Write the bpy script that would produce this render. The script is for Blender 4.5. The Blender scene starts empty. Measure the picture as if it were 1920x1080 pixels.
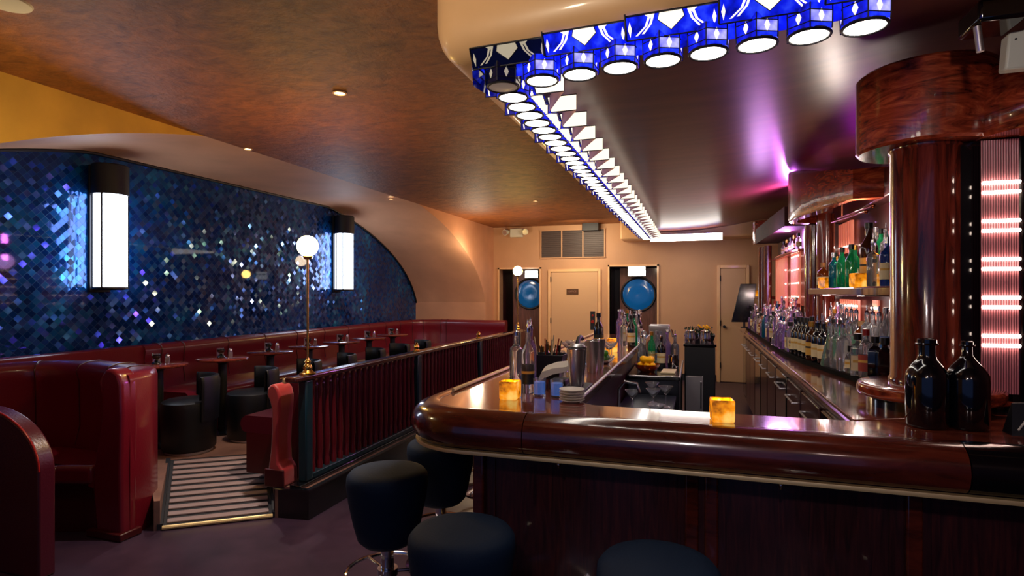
import bpy, bmesh, math, random
from mathutils import Vector, Matrix
random.seed(7)
PI = math.pi
SC = bpy.context.scene
COL = SC.collection
F = 1075.0; TH = math.atan(346/1075.0); CT = math.cos(TH); ST = math.sin(TH); EYE = 1.6; HY = 548.0

# ------------------------------------------------------------------ surveying helpers: a sight line cut with a real plane of the room
def _ray(px, py):
    u = (px-960)/F; v = (HY-py)/F
    return Vector((u*CT-ST, u*ST+CT, v))
def onX(px, py, X):
    r = _ray(px, py); k = X/r.x; return Vector((X, r.y*k, EYE+r.z*k))
def onY(px, py, Y):
    r = _ray(px, py); k = Y/r.y; return Vector((r.x*k, Y, EYE+r.z*k))
def onZ(px, py, Z):
    r = _ray(px, py); k = (Z-EYE)/r.z; return Vector((r.x*k, r.y*k, Z))

# ------------------------------------------------------------------ mesh builder
class MB:
    def __init__(s): s.bm = bmesh.new(); s.mi = 0
    def face(s, vs):
        try:
            f = s.bm.faces.new(vs); f.material_index = s.mi; return f
        except ValueError: return None
    def v(s, p): return s.bm.verts.new(p)
    def poly(s, pts): return s.face([s.v(p) for p in pts])
    def hexa(s, b, t):
        B = [s.v(p) for p in b]; T = [s.v(p) for p in t]; n = len(B)
        s.face(B[::-1]); s.face(T)
        for i in range(n): s.face([B[i], B[(i+1)%n], T[(i+1)%n], T[i]])
    def box(s, x0, x1, y0, y1, z0, z1, M=None):
        p = [(x0,y0),(x1,y0),(x1,y1),(x0,y1)]
        b = [Vector((a,c,z0)) for a,c in p]; t = [Vector((a,c,z1)) for a,c in p]
        if M: b = [M@q for q in b]; t = [M@q for q in t]
        s.hexa(b, t)
    def prism(s, pts, z0, z1): s.hexa([(x,y,z0) for x,y in pts], [(x,y,z1) for x,y in pts])
    def rings(s, rings, closed=True, cap0=True, cap1=True):
        R = [[s.v(p) for p in r] for r in rings]; n = len(R[0])
        for a, b in zip(R[:-1], R[1:]):
            for i in range(n if closed else n-1):
                j = (i+1) % n; s.face([a[i], a[j], b[j], b[i]])
        if closed and cap0: s.face(R[0][::-1])
        if closed and cap1: s.face(R[-1])
    def cyl(s, p0, p1, r, seg=16, r2=None, caps=True):
        p0 = Vector(p0); p1 = Vector(p1); r2 = r if r2 is None else r2
        d = (p1-p0).normalized(); a = d.orthogonal().normalized(); b = d.cross(a)
        c = [a*math.cos(2*PI*i/seg)+b*math.sin(2*PI*i/seg) for i in range(seg)]
        s.rings([[p0+q*r for q in c], [p1+q*r2 for q in c]], True, caps, caps)
    def lathe(s, prof, c=(0,0,0), seg=20, a0=0.0, a1=2*PI):
        cx, cy, cz = c; full = abs(a1-a0-2*PI) < 1e-6
        n = seg if full else seg+1
        rings = []
        for r, z in prof:
            r = max(r, 1e-4)
            rings.append([Vector((cx+r*math.cos(a0+(a1-a0)*i/seg), cy+r*math.sin(a0+(a1-a0)*i/seg), cz+z)) for i in range(n)])
        s.rings(rings, full, prof[0][0] < 1e-3 and full, prof[-1][0] < 1e-3 and full)
    def sphere(s, c, r, seg=24, n=14, sq=1.0):
        s.lathe([(r*math.sin(PI*i/n), -r*sq*math.cos(PI*i/n)) for i in range(n+1)], c, seg)
    def tube(s, pts, r, seg=8, closed=False):
        pts = [Vector(p) for p in pts]; n = len(pts); rings = []; up = None
        for i, p in enumerate(pts):
            a = pts[(i-1) % n] if (closed or i > 0) else p
            b = pts[(i+1) % n] if (closed or i < n-1) else p
            d = (b-a).normalized()
            if up is None: up = d.orthogonal().normalized()
            up = (up-d*up.dot(d)).normalized(); q = d.cross(up)
            rr = r[i] if isinstance(r, (list, tuple)) else r
            rings.append([p+up*rr*math.cos(2*PI*k/seg)+q*rr*math.sin(2*PI*k/seg) for k in range(seg)])
        if closed: rings.append(rings[0])
        s.rings(rings, True, not closed, not closed)
    def torus(s, c, R, r, seg=32, a0=0, a1=2*PI, sub=8):
        n = seg; full = abs(a1-a0-2*PI) < 1e-6
        pts = [(c[0]+R*math.cos(a0+(a1-a0)*i/n), c[1]+R*math.sin(a0+(a1-a0)*i/n), c[2]) for i in range(n if full else n+1)]
        s.tube(pts, r, sub, full)
    def sweep(s, path, prof, closed_prof=True):
        """path: 2D polyline; prof: (offset to the right-hand side of travel, z)."""
        n = len(path); rings = []
        for i, (x, y) in enumerate(path):
            p = Vector((x, y))
            d0 = (p-Vector(path[i-1])).normalized() if i > 0 else None
            d1 = (Vector(path[i+1])-p).normalized() if i < n-1 else None
            if d0 is None: d0 = d1
            if d1 is None: d1 = d0
            n0 = Vector((d0.y, -d0.x)); n1 = Vector((d1.y, -d1.x)); m = (n0+n1).normalized()
            m = m/max(0.35, m.dot(n0))
            rings.append([Vector((x+m.x*o, y+m.y*o, z)) for o, z in prof])
        s.rings(rings, closed_prof, True, True)
    def build(s, name, mats, parent=None, world=True, smooth=True, ang=40, bevel=0, center=False, solid=0, bseg=2):
        bmesh.ops.remove_doubles(s.bm, verts=s.bm.verts, dist=1e-5)
        bmesh.ops.recalc_face_normals(s.bm, faces=s.bm.faces)
        me = bpy.data.meshes.new(name)
        loc = Vector((0,0,0))
        if parent is None:
            xs = [v.co for v in s.bm.verts]
            loc = Vector(((min(p.x for p in xs)+max(p.x for p in xs))/2, (min(p.y for p in xs)+max(p.y for p in xs))/2, min(p.z for p in xs)))
            for v in s.bm.verts: v.co -= loc
        s.bm.to_mesh(me); s.bm.free()
        for m in (mats if isinstance(mats, (list, tuple)) else [mats]): me.materials.append(m)
        if smooth:
            for p in me.polygons: p.use_smooth = True
            me.set_sharp_from_angle(angle=math.radians(ang))
        o = bpy.data.objects.new(name, me); COL.objects.link(o)
        if parent is not None:
            o.parent = parent
            if world:
                q = parent; L = Vector((0,0,0))
                while q is not None: L += q.location; q = q.parent
                o.location = -L
        else: o.location = loc
        if bevel:
            b = o.modifiers.new('bevel', 'BEVEL'); b.width = bevel; b.segments = bseg; b.limit_method = 'ANGLE'; b.angle_limit = math.radians(35)
        if solid:
            b = o.modifiers.new('solid', 'SOLIDIFY'); b.thickness = solid; b.offset = 0
        return o

def thing(name, label, cat, loc=(0,0,0), rz=0, group=None):
    o = bpy.data.objects.new(name, None); COL.objects.link(o); o.empty_display_size = .05
    o.location = loc; o.rotation_euler = (0,0,rz); o['label'] = label; o['category'] = cat
    if group: o['group'] = group
    return o
def tag(o, label, cat, group=None, kind=None):
    o['label'] = label; o['category'] = cat
    if group: o['group'] = group
    if kind: o['kind'] = kind
    return o
def struct(o, label=None, cat=None):
    o['kind'] = 'structure'
    if label: o['label'] = label
    if cat: o['category'] = cat
    return o
KIDS = {}
def kids(o): return [c for c in bpy.data.objects if c.parent == o]
def copy_tree(o, parent=None, cache={}):
    if o not in cache: cache[o] = kids(o)
    c = o.copy(); COL.objects.link(c)
    if parent is not None: c.parent = parent
    for ch in cache[o]: copy_tree(ch, c)
    return c

# ------------------------------------------------------------------ materials
def lin(c):
    def f(x):
        x /= 255.0
        return x/12.92 if x <= .04045 else ((x+.055)/1.055)**2.4
    return (f(c[0]), f(c[1]), f(c[2]), 1)
def base(name):
    m = bpy.data.materials.new(name); m.use_nodes = True
    nt = m.node_tree; return m, nt, nt.nodes['Principled BSDF']
def pr(name, col, rough=.5, metal=0, coat=0, trans=0, em=None, es=0, spec=.5, bump=0, bscale=60, ior=1.5, var=0, vscale=6, sheen=0):
    m, nt, b = base(name)
    b.inputs['Base Color'].default_value = lin(col); b.inputs['Roughness'].default_value = rough
    b.inputs['Metallic'].default_value = metal; b.inputs['Coat Weight'].default_value = coat; b.inputs['Coat Roughness'].default_value = .08
    b.inputs['Transmission Weight'].default_value = trans; b.inputs['IOR'].default_value = ior
    b.inputs['Specular IOR Level'].default_value = spec; b.inputs['Sheen Weight'].default_value = sheen
    if em: b.inputs['Emission Color'].default_value = lin(em); b.inputs['Emission Strength'].default_value = es
    if bump or var:
        tc = nt.nodes.new('ShaderNodeTexCoord')
    if bump:
        n = nt.nodes.new('ShaderNodeTexNoise'); n.inputs['Scale'].default_value = bscale; n.inputs['Detail'].default_value = 4
        nt.links.new(tc.outputs['Object'], n.inputs['Vector'])
        bp = nt.nodes.new('ShaderNodeBump'); bp.inputs['Strength'].default_value = bump; bp.inputs['Distance'].default_value = .01
        nt.links.new(n.outputs['Fac'], bp.inputs['Height']); nt.links.new(bp.outputs['Normal'], b.inputs['Normal'])
    if var:
        n = nt.nodes.new('ShaderNodeTexNoise'); n.inputs['Scale'].default_value = vscale; n.inputs['Detail'].default_value = 6
        nt.links.new(tc.outputs['Object'], n.inputs['Vector'])
        r = nt.nodes.new('ShaderNodeValToRGB'); c = lin(col)
        r.color_ramp.elements[0].position = .3; r.color_ramp.elements[1].position = .72
        r.color_ramp.elements[0].color = tuple(x*(1-var) for x in c[:3])+(1,)
        r.color_ramp.elements[1].color = tuple(min(1, x*(1+var)) for x in c[:3])+(1,)
        nt.links.new(n.outputs['Fac'], r.inputs['Fac']); nt.links.new(r.outputs['Color'], b.inputs['Base Color'])
    return m
def emis(name, col, s):
    m, nt, b = base(name)
    b.inputs['Base Color'].default_value = lin(tuple(c*.6 for c in col)); b.inputs['Roughness'].default_value = .3
    b.inputs['Emission Color'].default_value = lin(col); b.inputs['Emission Strength'].default_value = s
    return m
def glass_em(name, c0, c1, c2, s):
    m, nt, b = base(name); N = nt.nodes.new; L = nt.links.new
    tc = N('ShaderNodeTexCoord'); n = N('ShaderNodeTexNoise'); n.inputs['Scale'].default_value = 14; n.inputs['Detail'].default_value = 3
    r = N('ShaderNodeValToRGB'); e = r.color_ramp.elements; e[0].position = .3; e[0].color = lin(c0); e[1].position = .74; e[1].color = lin(c2); k = e.new(.5); k.color = lin(c1)
    L(tc.outputs['Object'], n.inputs['Vector']); L(n.outputs['Fac'], r.inputs['Fac']); L(r.outputs['Color'], b.inputs['Base Color']); L(r.outputs['Color'], b.inputs['Emission Color'])
    b.inputs['Emission Strength'].default_value = s; b.inputs['Roughness'].default_value = .15
    return m
def wood(name, c0, c1, c2, scale=(3, 3, .5), rough=.25, coat=.6, dist=1.5, nscale=4, bump=.05):
    m, nt, b = base(name); N = nt.nodes.new; L = nt.links.new
    tc = N('ShaderNodeTexCoord'); mp = N('ShaderNodeMapping'); mp.inputs['Scale'].default_value = scale
    n = N('ShaderNodeTexNoise'); n.inputs['Scale'].default_value = nscale; n.inputs['Detail'].default_value = 8; n.inputs['Distortion'].default_value = dist
    n.inputs['Roughness'].default_value = .62
    r = N('ShaderNodeValToRGB'); e = r.color_ramp.elements
    e[0].position = .32; e[0].color = lin(c0); e[1].position = .75; e[1].color = lin(c2)
    k = e.new(.52); k.color = lin(c1)
    L(tc.outputs['Object'], mp.inputs['Vector']); L(mp.outputs['Vector'], n.inputs['Vector']); L(n.outputs['Fac'], r.inputs['Fac']); L(r.outputs['Color'], b.inputs['Base Color'])
    b.inputs['Roughness'].default_value = rough; b.inputs['Coat Weight'].default_value = coat; b.inputs['Coat Roughness'].default_value = .06
    if bump:
        bp = N('ShaderNodeBump'); bp.inputs['Strength'].default_value = bump; bp.inputs['Distance'].default_value = .01
        L(n.outputs['Fac'], bp.inputs['Height']); L(bp.outputs['Normal'], b.inputs['Normal'])
    return m

M = {}
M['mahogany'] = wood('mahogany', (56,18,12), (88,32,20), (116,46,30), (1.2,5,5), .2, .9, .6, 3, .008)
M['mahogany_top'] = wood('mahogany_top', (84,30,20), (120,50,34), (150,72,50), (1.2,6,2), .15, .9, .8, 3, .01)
M['mahogany_dark'] = wood('mahogany_dark', (34,13,18), (58,24,28), (84,36,32), (9,9,.7), .32, .3)
M['burl'] = wood('burl', (66,20,12), (150,58,34), (204,104,62), (1,1,4), .2, .9, 3.0, 3.2)
M['column_wood'] = wood('column_wood', (44,14,10), (100,34,22), (140,58,38), (5,5,.5), .16, 1.0)
M['rail_wood'] = wood('rail_wood', (30,12,12), (66,30,26), (96,48,38), (4,.6,4), .18, .9)
M['walnut_door'] = wood('walnut_door', (74,42,36), (98,60,50), (120,78,66), (4,4,.5), .4, .2)
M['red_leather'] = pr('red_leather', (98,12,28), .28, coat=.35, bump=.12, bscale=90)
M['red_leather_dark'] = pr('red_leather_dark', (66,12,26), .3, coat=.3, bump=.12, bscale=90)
M['red_velvet'] = pr('red_velvet', (150,22,26), .5, sheen=.3)
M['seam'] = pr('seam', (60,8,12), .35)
M['navy_vinyl'] = pr('navy_vinyl', (6,32,60), .72, coat=.0, spec=.25, bump=.1, bscale=120)
M['black'] = pr('black', (10,14,24), .5)
M['rubber'] = pr('rubber', (8,9,12), .85, spec=.1)
M['black_gloss'] = pr('black_gloss', (8,10,14), .12, coat=.5)
M['teal_post'] = pr('teal_post', (18,44,52), .3, coat=.4)
M['chrome'] = pr('chrome', (210,212,220), .12, 1)
M['steel'] = pr('steel', (205,203,206), .36, .92)
M['matte_wood'] = wood('matte_wood', (40,16,16), (62,28,26), (84,40,34), (2,2,2), .7, 0)
M['dark_steel'] = pr('dark_steel', (60,64,74), .35, .9)
M['brass'] = pr('brass', (214,170,90), .22, 1)
M['brass_rail'] = pr('brass_rail', (250,222,160), .42, .55)
M['baluster_red'] = pr('baluster_red', (84,12,20), .35, coat=.3)
M['black_vinyl'] = pr('black_vinyl', (7,14,24), .45)
M['cream'] = pr('cream', (232,188,138), .38, coat=.15, var=.08, vscale=3)
M['vault'] = pr('vault', (214,160,122), .6, var=.1, vscale=2, bump=.1, bscale=20)
M['back_wall'] = pr('back_wall', (198,154,116), .6, var=.06, vscale=2)
M['lamplit_yellow'] = pr('lamplit_yellow', (218,168,62), .55, var=.14, vscale=3)  # warm lamplight on the near left wall, put into its colour
M['door_cream'] = pr('door_cream', (208,168,128), .45)
M['red_wall'] = pr('red_wall', (86,22,32), .6)
M['white_plastic'] = pr('white_plastic', (216,220,205), .4)
M['paper'] = pr('paper', (226,214,190), .7)
M['white_china'] = pr('white_china', (226,220,206), .35)
M['linen'] = pr('linen', (206,200,190), .8)
M['globe'] = emis('globe', (255,206,110), 125)
M['sconce'] = emis('sconce', (225,236,255), 9)
M['lens'] = emis('lens', (255,244,228), 11)
M['white_glass'] = emis('white_glass', (255,238,214), 1.4)
M['lens_dim'] = emis('lens_dim', (190,165,150), .25)
M['white_dim'] = pr('white_dim', (205,205,190), .3, em=(205,205,190), es=.18)
M['far_glass'] = emis('far_glass', (255,244,232), 9)
M['blue_glass'] = glass_em('blue_glass', (4,6,90), (12,28,225), (50,80,255), .95)
M['blue_deep'] = emis('blue_deep', (10,18,150), .6)
M['lavender_glass'] = glass_em('lavender_glass', (60,62,230), (110,110,250), (200,200,255), 1.1)
M['g_blue_dark'] = pr('g_blue_dark', (6,14,60), .12, coat=.6)
M['lead'] = pr('lead', (10,12,24), .5)
M['tube_light'] = emis('tube_light', (255,226,208), 13)
M['pink_ribs'] = pr('pink_ribs', (190,120,126), .2, coat=.6, em=(190,90,110), es=.05)
M['pink_bright'] = pr('pink_bright', (235,160,140), .3, coat=.5, em=(255,120,90), es=.4)
M['amber_glass'] = glass_em('amber_glass', (90,30,0), (250,150,16), (255,226,120), .85)
M['flame'] = emis('flame', (255,200,100), 120)
M['magenta_led'] = emis('magenta_led', (220,60,235), 8)
M['exit_light'] = emis('exit_light', (235,240,250), 6)
M['porthole'] = pr('porthole', (10,96,170), .12, coat=.8, em=(10,84,160), es=.12)
M['spot_lens'] = emis('spot_lens', (255,235,200), 6)
M['clear'] = pr('clear', (235,238,245), .04, trans=.92, ior=1.45)
M['g_green'] = pr('g_green', (20,150,90), .06, trans=.75, em=(10,150,90), es=.05)  # faint glow stands in for backlight through the green glass
M['g_teal'] = pr('g_teal', (20,140,160), .06, trans=.8)
M['g_amber'] = pr('g_amber', (170,84,20), .06, trans=.75)
M['g_blue'] = pr('g_blue', (40,90,190), .06, trans=.7)
M['g_violet'] = pr('g_violet', (190,160,230), .06, trans=.85)
M['g_dark'] = pr('g_dark', (10,22,22), .08, coat=.6)
M['g_brown'] = pr('g_brown', (50,24,10), .08, coat=.5)
M['g_black'] = pr('g_black', (6,9,16), .1, coat=.8)
M['lab_cream'] = pr('lab_cream', (220,205,165), .6)
M['lab_black'] = pr('lab_black', (20,20,24), .5)
M['lab_red'] = pr('lab_red', (150,50,40), .5)
M['lab_blue'] = pr('lab_blue', (40,100,180), .5)
M['lab_gold'] = pr('lab_gold', (206,160,70), .4)
M['cap_black'] = pr('cap_black', (12,12,14), .3)
M['cap_gold'] = pr('cap_gold', (190,140,60), .25, .9)
M['cap_silver'] = pr('cap_silver', (190,190,200), .25, 1)
M['cap_red'] = pr('cap_red', (140,20,20), .3)
M['cork'] = pr('cork', (150,110,70), .7)
M['lemon'] = pr('lemon', (255,184,0), .55, spec=.25, bump=.1)
M['lime'] = pr('lime', (70,140,30), .4, bump=.2)
M['leaf'] = pr('leaf', (24,60,26), .5)
M['straw_wood'] = pr('straw_wood', (210,190,150), .5)
M['blue_napkin'] = pr('blue_napkin', (110,160,215), .6, em=(60,110,190), es=.0)
M['speaker_grille'] = pr('speaker_grille', (12,14,18), .7)
M['grille'] = pr('grille', (70,56,54), .5)
M['plaque'] = pr('plaque', (70,26,16), .4)
M['plaque_text'] = pr('plaque_text', (150,110,100), .5)
M['copper'] = pr('copper', (196,110,80), .25, 1)

def ceiling_mat():
    m, nt, b = base('sponged_ceiling'); N = nt.nodes.new; L = nt.links.new
    tc = N('ShaderNodeTexCoord'); mp = N('ShaderNodeMapping'); mp.inputs['Scale'].default_value = (1,1.6,1); mp.inputs['Rotation'].default_value = (0,0,.5)
    n = N('ShaderNodeTexNoise'); n.inputs['Scale'].default_value = 6; n.inputs['Detail'].default_value = 12; n.inputs['Roughness'].default_value = .75; n.inputs['Distortion'].default_value = .6
    r = N('ShaderNodeValToRGB'); e = r.color_ramp.elements
    e[0].position = .33; e[0].color = lin((98,54,34)); e[1].position = .7; e[1].color = lin((178,108,50))
    L(tc.outputs['Object'], mp.inputs['Vector']); L(mp.outputs['Vector'], n.inputs['Vector']); L(n.outputs['Fac'], r.inputs['Fac']); L(r.outputs['Color'], b.inputs['Base Color'])
    n2 = N('ShaderNodeTexNoise'); n2.inputs['Scale'].default_value = 26; n2.inputs['Detail'].default_value = 8; n2.inputs['Roughness'].default_value = .65
    L(tc.outputs['Object'], n2.inputs['Vector'])
    bp = N('ShaderNodeBump'); bp.inputs['Strength'].default_value = .55; bp.inputs['Distance'].default_value = .02
    L(n2.outputs['Fac'], bp.inputs['Height']); L(bp.outputs['Normal'], b.inputs['Normal'])
    b.inputs['Roughness'].default_value = .5
    return m
M['ceiling'] = ceiling_mat()
def barceil():
    m, nt, b = base('bar_ceiling_paint'); N = nt.nodes.new; L = nt.links.new
    tc = N('ShaderNodeTexCoord'); mp = N('ShaderNodeMapping'); mp.inputs['Scale'].default_value = (.6,3,1)
    n = N('ShaderNodeTexNoise'); n.inputs['Scale'].default_value = 3; n.inputs['Detail'].default_value = 6
    r = N('ShaderNodeValToRGB'); e = r.color_ramp.elements
    e[0].position = .3; e[0].color = lin((104,60,52)); e[1].position = .7; e[1].color = lin((130,78,60))
    L(tc.outputs['Object'], mp.inputs['Vector']); L(mp.outputs['Vector'], n.inputs['Vector']); L(n.outputs['Fac'], r.inputs['Fac']); L(r.outputs['Color'], b.inputs['Base Color'])
    bp = N('ShaderNodeBump'); bp.inputs['Strength'].default_value = .06; L(n.outputs['Fac'], bp.inputs['Height']); L(bp.outputs['Normal'], b.inputs['Normal'])
    b.inputs['Roughness'].default_value = .34
    return m
M['bar_ceiling'] = barceil()
def tile_mat():
    m, nt, b = base('iridescent_blue_tile'); N = nt.nodes.new; L = nt.links.new
    tc = N('ShaderNodeTexCoord'); mp = N('ShaderNodeMapping'); mp.inputs['Rotation'].default_value = (PI/4,0,0); mp.inputs['Scale'].default_value = (1/.05,)*3
    L(tc.outputs['Object'], mp.inputs['Vector'])
    sp = N('ShaderNodeSeparateXYZ'); L(mp.outputs['Vector'], sp.inputs[0])
    cb = N('ShaderNodeCombineXYZ'); L(sp.outputs['Y'], cb.inputs['Y']); L(sp.outputs['Z'], cb.inputs['Z'])
    fl = N('ShaderNodeVectorMath'); fl.operation = 'FLOOR'; L(cb.outputs[0], fl.inputs[0])
    fr = N('ShaderNodeVectorMath'); fr.operation = 'FRACTION'; L(cb.outputs[0], fr.inputs[0])
    wn = N('ShaderNodeTexWhiteNoise'); wn.noise_dimensions = '3D'; L(fl.outputs[0], wn.inputs['Vector'])
    r = N('ShaderNodeValToRGB'); e = r.color_ramp.elements
    e[0].position = 0; e[0].color = lin((2,30,84)); e[1].position = 1; e[1].color = lin((40,150,215))
    k = e.new(.55); k.color = lin((4,64,146)); k = e.new(.85); k.color = lin((14,104,172))
    big = N('ShaderNodeTexNoise'); big.inputs['Scale'].default_value = 1.6; big.inputs['Detail'].default_value = 5; L(tc.outputs['Object'], big.inputs['Vector'])
    mx = N('ShaderNodeMath'); mx.operation = 'MULTIPLY_ADD'; mx.inputs[1].default_value = .5
    L(wn.outputs['Value'], mx.inputs[0])
    sb = N('ShaderNodeMath'); sb.operation = 'MULTIPLY_ADD'; sb.inputs[1].default_value = 1.4; sb.inputs[2].default_value = -.42; L(big.outputs['Fac'], sb.inputs[0]); L(sb.outputs[0], mx.inputs[2])
    L(mx.outputs[0], r.inputs['Fac'])
    # grout lines
    s2 = N('ShaderNodeSeparateXYZ'); L(fr.outputs[0], s2.inputs[0])
    def edge(o):
        a = N('ShaderNodeMath'); a.operation = 'SUBTRACT'; a.inputs[1].default_value = .5; L(o, a.inputs[0])
        c = N('ShaderNodeMath'); c.operation = 'ABSOLUTE'; L(a.outputs[0], c.inputs[0])
        g = N('ShaderNodeMath'); g.operation = 'GREATER_THAN'; g.inputs[1].default_value = .465; L(c.outputs[0], g.inputs[0]); return g
    g1 = edge(s2.outputs['Y']); g2 = edge(s2.outputs['Z'])
    gm = N('ShaderNodeMath'); gm.operation = 'MAXIMUM'; L(g1.outputs[0], gm.inputs[0]); L(g2.outputs[0], gm.inputs[1])
    mix = N('ShaderNodeMix'); mix.data_type = 'RGBA'; L(gm.outputs[0], mix.inputs['Factor']); L(r.outputs['Color'], mix.inputs['A']); mix.inputs['B'].default_value = lin((14,66,110))
    L(mix.outputs['Result'], b.inputs['Base Color'])
    # each tile set at its own slight tilt
    ge = N('ShaderNodeNewGeometry')
    vs = N('ShaderNodeVectorMath'); vs.operation = 'SUBTRACT'; vs.inputs[1].default_value = (.5,.5,.5); L(wn.outputs['Color'], vs.inputs[0])
    sc = N('ShaderNodeVectorMath'); sc.operation = 'SCALE'; sc.inputs['Scale'].default_value = .34; L(vs.outputs[0], sc.inputs[0])
    ad = N('ShaderNodeVectorMath'); ad.operation = 'ADD'; L(ge.outputs['Normal'], ad.inputs[0]); L(sc.outputs[0], ad.inputs[1])
    no = N('ShaderNodeVectorMath'); no.operation = 'NORMALIZE'; L(ad.outputs[0], no.inputs[0])
    L(no.outputs[0], b.inputs['Normal'])
    rm = N('ShaderNodeMath'); rm.operation = 'MULTIPLY_ADD'; rm.inputs[1].default_value = .5; rm.inputs[2].default_value = .09; L(gm.outputs[0], rm.inputs[0]); L(rm.outputs[0], b.inputs['Roughness'])
    b.inputs['Metallic'].default_value = .55; b.inputs['Coat Weight'].default_value = .25
    return m
M['tile'] = tile_mat()
def floor_mat(name, a, bcol, rough=.35):
    m, nt, b = base(name); N = nt.nodes.new; L = nt.links.new
    tc = N('ShaderNodeTexCoord'); n = N('ShaderNodeTexNoise'); n.inputs['Scale'].default_value = 2.5; n.inputs['Detail'].default_value = 9; n.inputs['Roughness'].default_value = .65
    r = N('ShaderNodeValToRGB'); e = r.color_ramp.elements; e[0].position = .35; e[0].color = lin(a); e[1].position = .68; e[1].color = lin(bcol)
    L(tc.outputs['Object'], n.inputs['Vector']); L(n.outputs['Fac'], r.inputs['Fac']); L(r.outputs['Color'], b.inputs['Base Color']); b.inputs['Roughness'].default_value = rough
    bp = N('ShaderNodeBump'); bp.inputs['Strength'].default_value = .1; L(n.outputs['Fac'], bp.inputs['Height']); L(bp.outputs['Normal'], b.inputs['Normal'])
    return m
M['floor'] = floor_mat('stained_concrete', (44,30,46), (66,46,64))
M['dais'] = floor_mat('worn_boards', (92,64,58), (134,98,82), .45)
M['ramp_strip'] = pr('ramp_strip', (136,116,114), .38, bump=.2, bscale=40)
M['ramp_groove'] = pr('ramp_groove', (20,20,28), .7)
# ================================================================== ROOM SHELL
def arc2(cx, cy, r, a0, a1, n=8):
    return [(cx+r*math.cos(math.radians(a0+(a1-a0)*i/n)), cy+r*math.sin(math.radians(a0+(a1-a0)*i/n))) for i in range(n+1)]

XW = -3.9; XB = -5.4; YBACK = 10.9; CZ = 2.9; XR = 1.72
# barrel-vaulted niche: elliptical section, clipped by the flat ceiling
def vault_z(y):
    t = (y-5.7)/4.8
    return min(CZ+.02, 1.07+2.0*math.sqrt(max(0, 1-t*t)))
YA = 5.7-4.8*math.sqrt(1-((1.4-1.07)/2.0)**2); YZ = 5.7+4.8*math.sqrt(1-((1.4-1.07)/2.0)**2)
ys = [YA+(YZ-YA)*(.5-.5*math.cos(PI*i/90)) for i in range(91)]
arch = [(YA, 0.0)]+[(y, vault_z(y)) for y in ys]+[(YZ, 0.0)]

b = MB(); b.box(-6.2, XR+.2, -2.5, YBACK+1.2, -.1, 0)
struct(b.build('floor', M['floor']))
b = MB(); b.box(XW-.0, XR+.2, -2.5, YBACK+.2, CZ, CZ+.12)
struct(b.build('ceiling', M['ceiling']))
# niche soffit (the part of the niche at ceiling level is the same sponged plaster)
b = MB()
for (y0, z0), (y1, z1) in zip(arch[:-1], arch[1:]):
    b.poly([(XW, y0, z0), (XW, y1, z1), (XB, y1, z1), (XB, y0, z0)])
struct(b.build('ceiling.001', M['vault']), 'pale plaster barrel vault springing over the blue tiled niche', 'vault')
# left wall with the arched opening (solid above the arch, both ends); near part coloured as lamplit
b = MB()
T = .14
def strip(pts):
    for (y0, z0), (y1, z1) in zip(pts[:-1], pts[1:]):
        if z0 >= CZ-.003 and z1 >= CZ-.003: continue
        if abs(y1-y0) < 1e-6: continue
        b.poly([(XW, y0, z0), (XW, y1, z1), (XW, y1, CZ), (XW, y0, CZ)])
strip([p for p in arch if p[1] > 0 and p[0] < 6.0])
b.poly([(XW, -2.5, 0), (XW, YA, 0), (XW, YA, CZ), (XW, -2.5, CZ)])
struct(b.build('wall_left', M['lamplit_yellow']))
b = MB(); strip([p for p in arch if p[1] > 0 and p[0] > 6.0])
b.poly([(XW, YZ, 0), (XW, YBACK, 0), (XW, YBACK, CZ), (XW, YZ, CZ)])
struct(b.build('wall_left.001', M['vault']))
# blue tiled lunette at the back of the niche
b = MB(); b.poly([(XB, y, z) for y, z in arch][::-1])
struct(b.build('wall_niche', M['tile'], smooth=False), 'dark blue wall of small square tiles set on the diagonal', 'wall')
b = MB(); b.tube([(XB+.012, y, z-.012) for y, z in arch[1:-1]], .016, 6)
struct(b.build('trim_1', M['lead']))
# right wall
b = MB(); b.box(XR, XR+.12, -2.5, YBACK, 0, CZ)
struct(b.build('wall_right', M['red_wall']))

# back wall with two recessed doorways
A0 = onY(937,505,YBACK); A1 = onY(1012,505,YBACK); B0 = onY(1143,500,YBACK); B1 = onY(1232,500,YBACK)
b = MB()
b.box(-4.3, A0.x, YBACK, YBACK+.2, 0, CZ)
b.box(A1.x, B0.x, YBACK, YBACK+.2, 0, CZ)
b.box(B1.x, XR, YBACK, YBACK+.2, 0, CZ)
b.box(A0.x, A1.x, YBACK, YBACK+.2, A0.z, CZ)
b.box(B0.x, B1.x, YBACK, YBACK+.2, B0.z, CZ)
struct(b.build('wall_back', M['back_wall']))
# recess shells
for nm, P0, P1 in (('wall_recess', A0, A1), ('wall_recess.001', B0, B1)):
    b = MB(); d = .9
    x0, x1, z1 = P0.x-.02, P1.x+.25, P0.z+.02
    b.poly([(x0,YBACK+.2,0),(x0,YBACK+d,0),(x0,YBACK+d,z1),(x0,YBACK+.2,z1)])
    b.poly([(x1,YBACK+.2,0),(x1,YBACK+d,0),(x1,YBACK+d,z1),(x1,YBACK+.2,z1)])
    b.poly([(x0,YBACK+d,0),(x1,YBACK+d,0),(x1,YBACK+d,z1),(x0,YBACK+d,z1)])
    b.poly([(x0,YBACK+.2,z1),(x0,YBACK+d,z1),(x1,YBACK+d,z1),(x1,YBACK+.2,z1)])
    struct(b.build(nm, M['mahogany_dark'], smooth=False))
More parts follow.
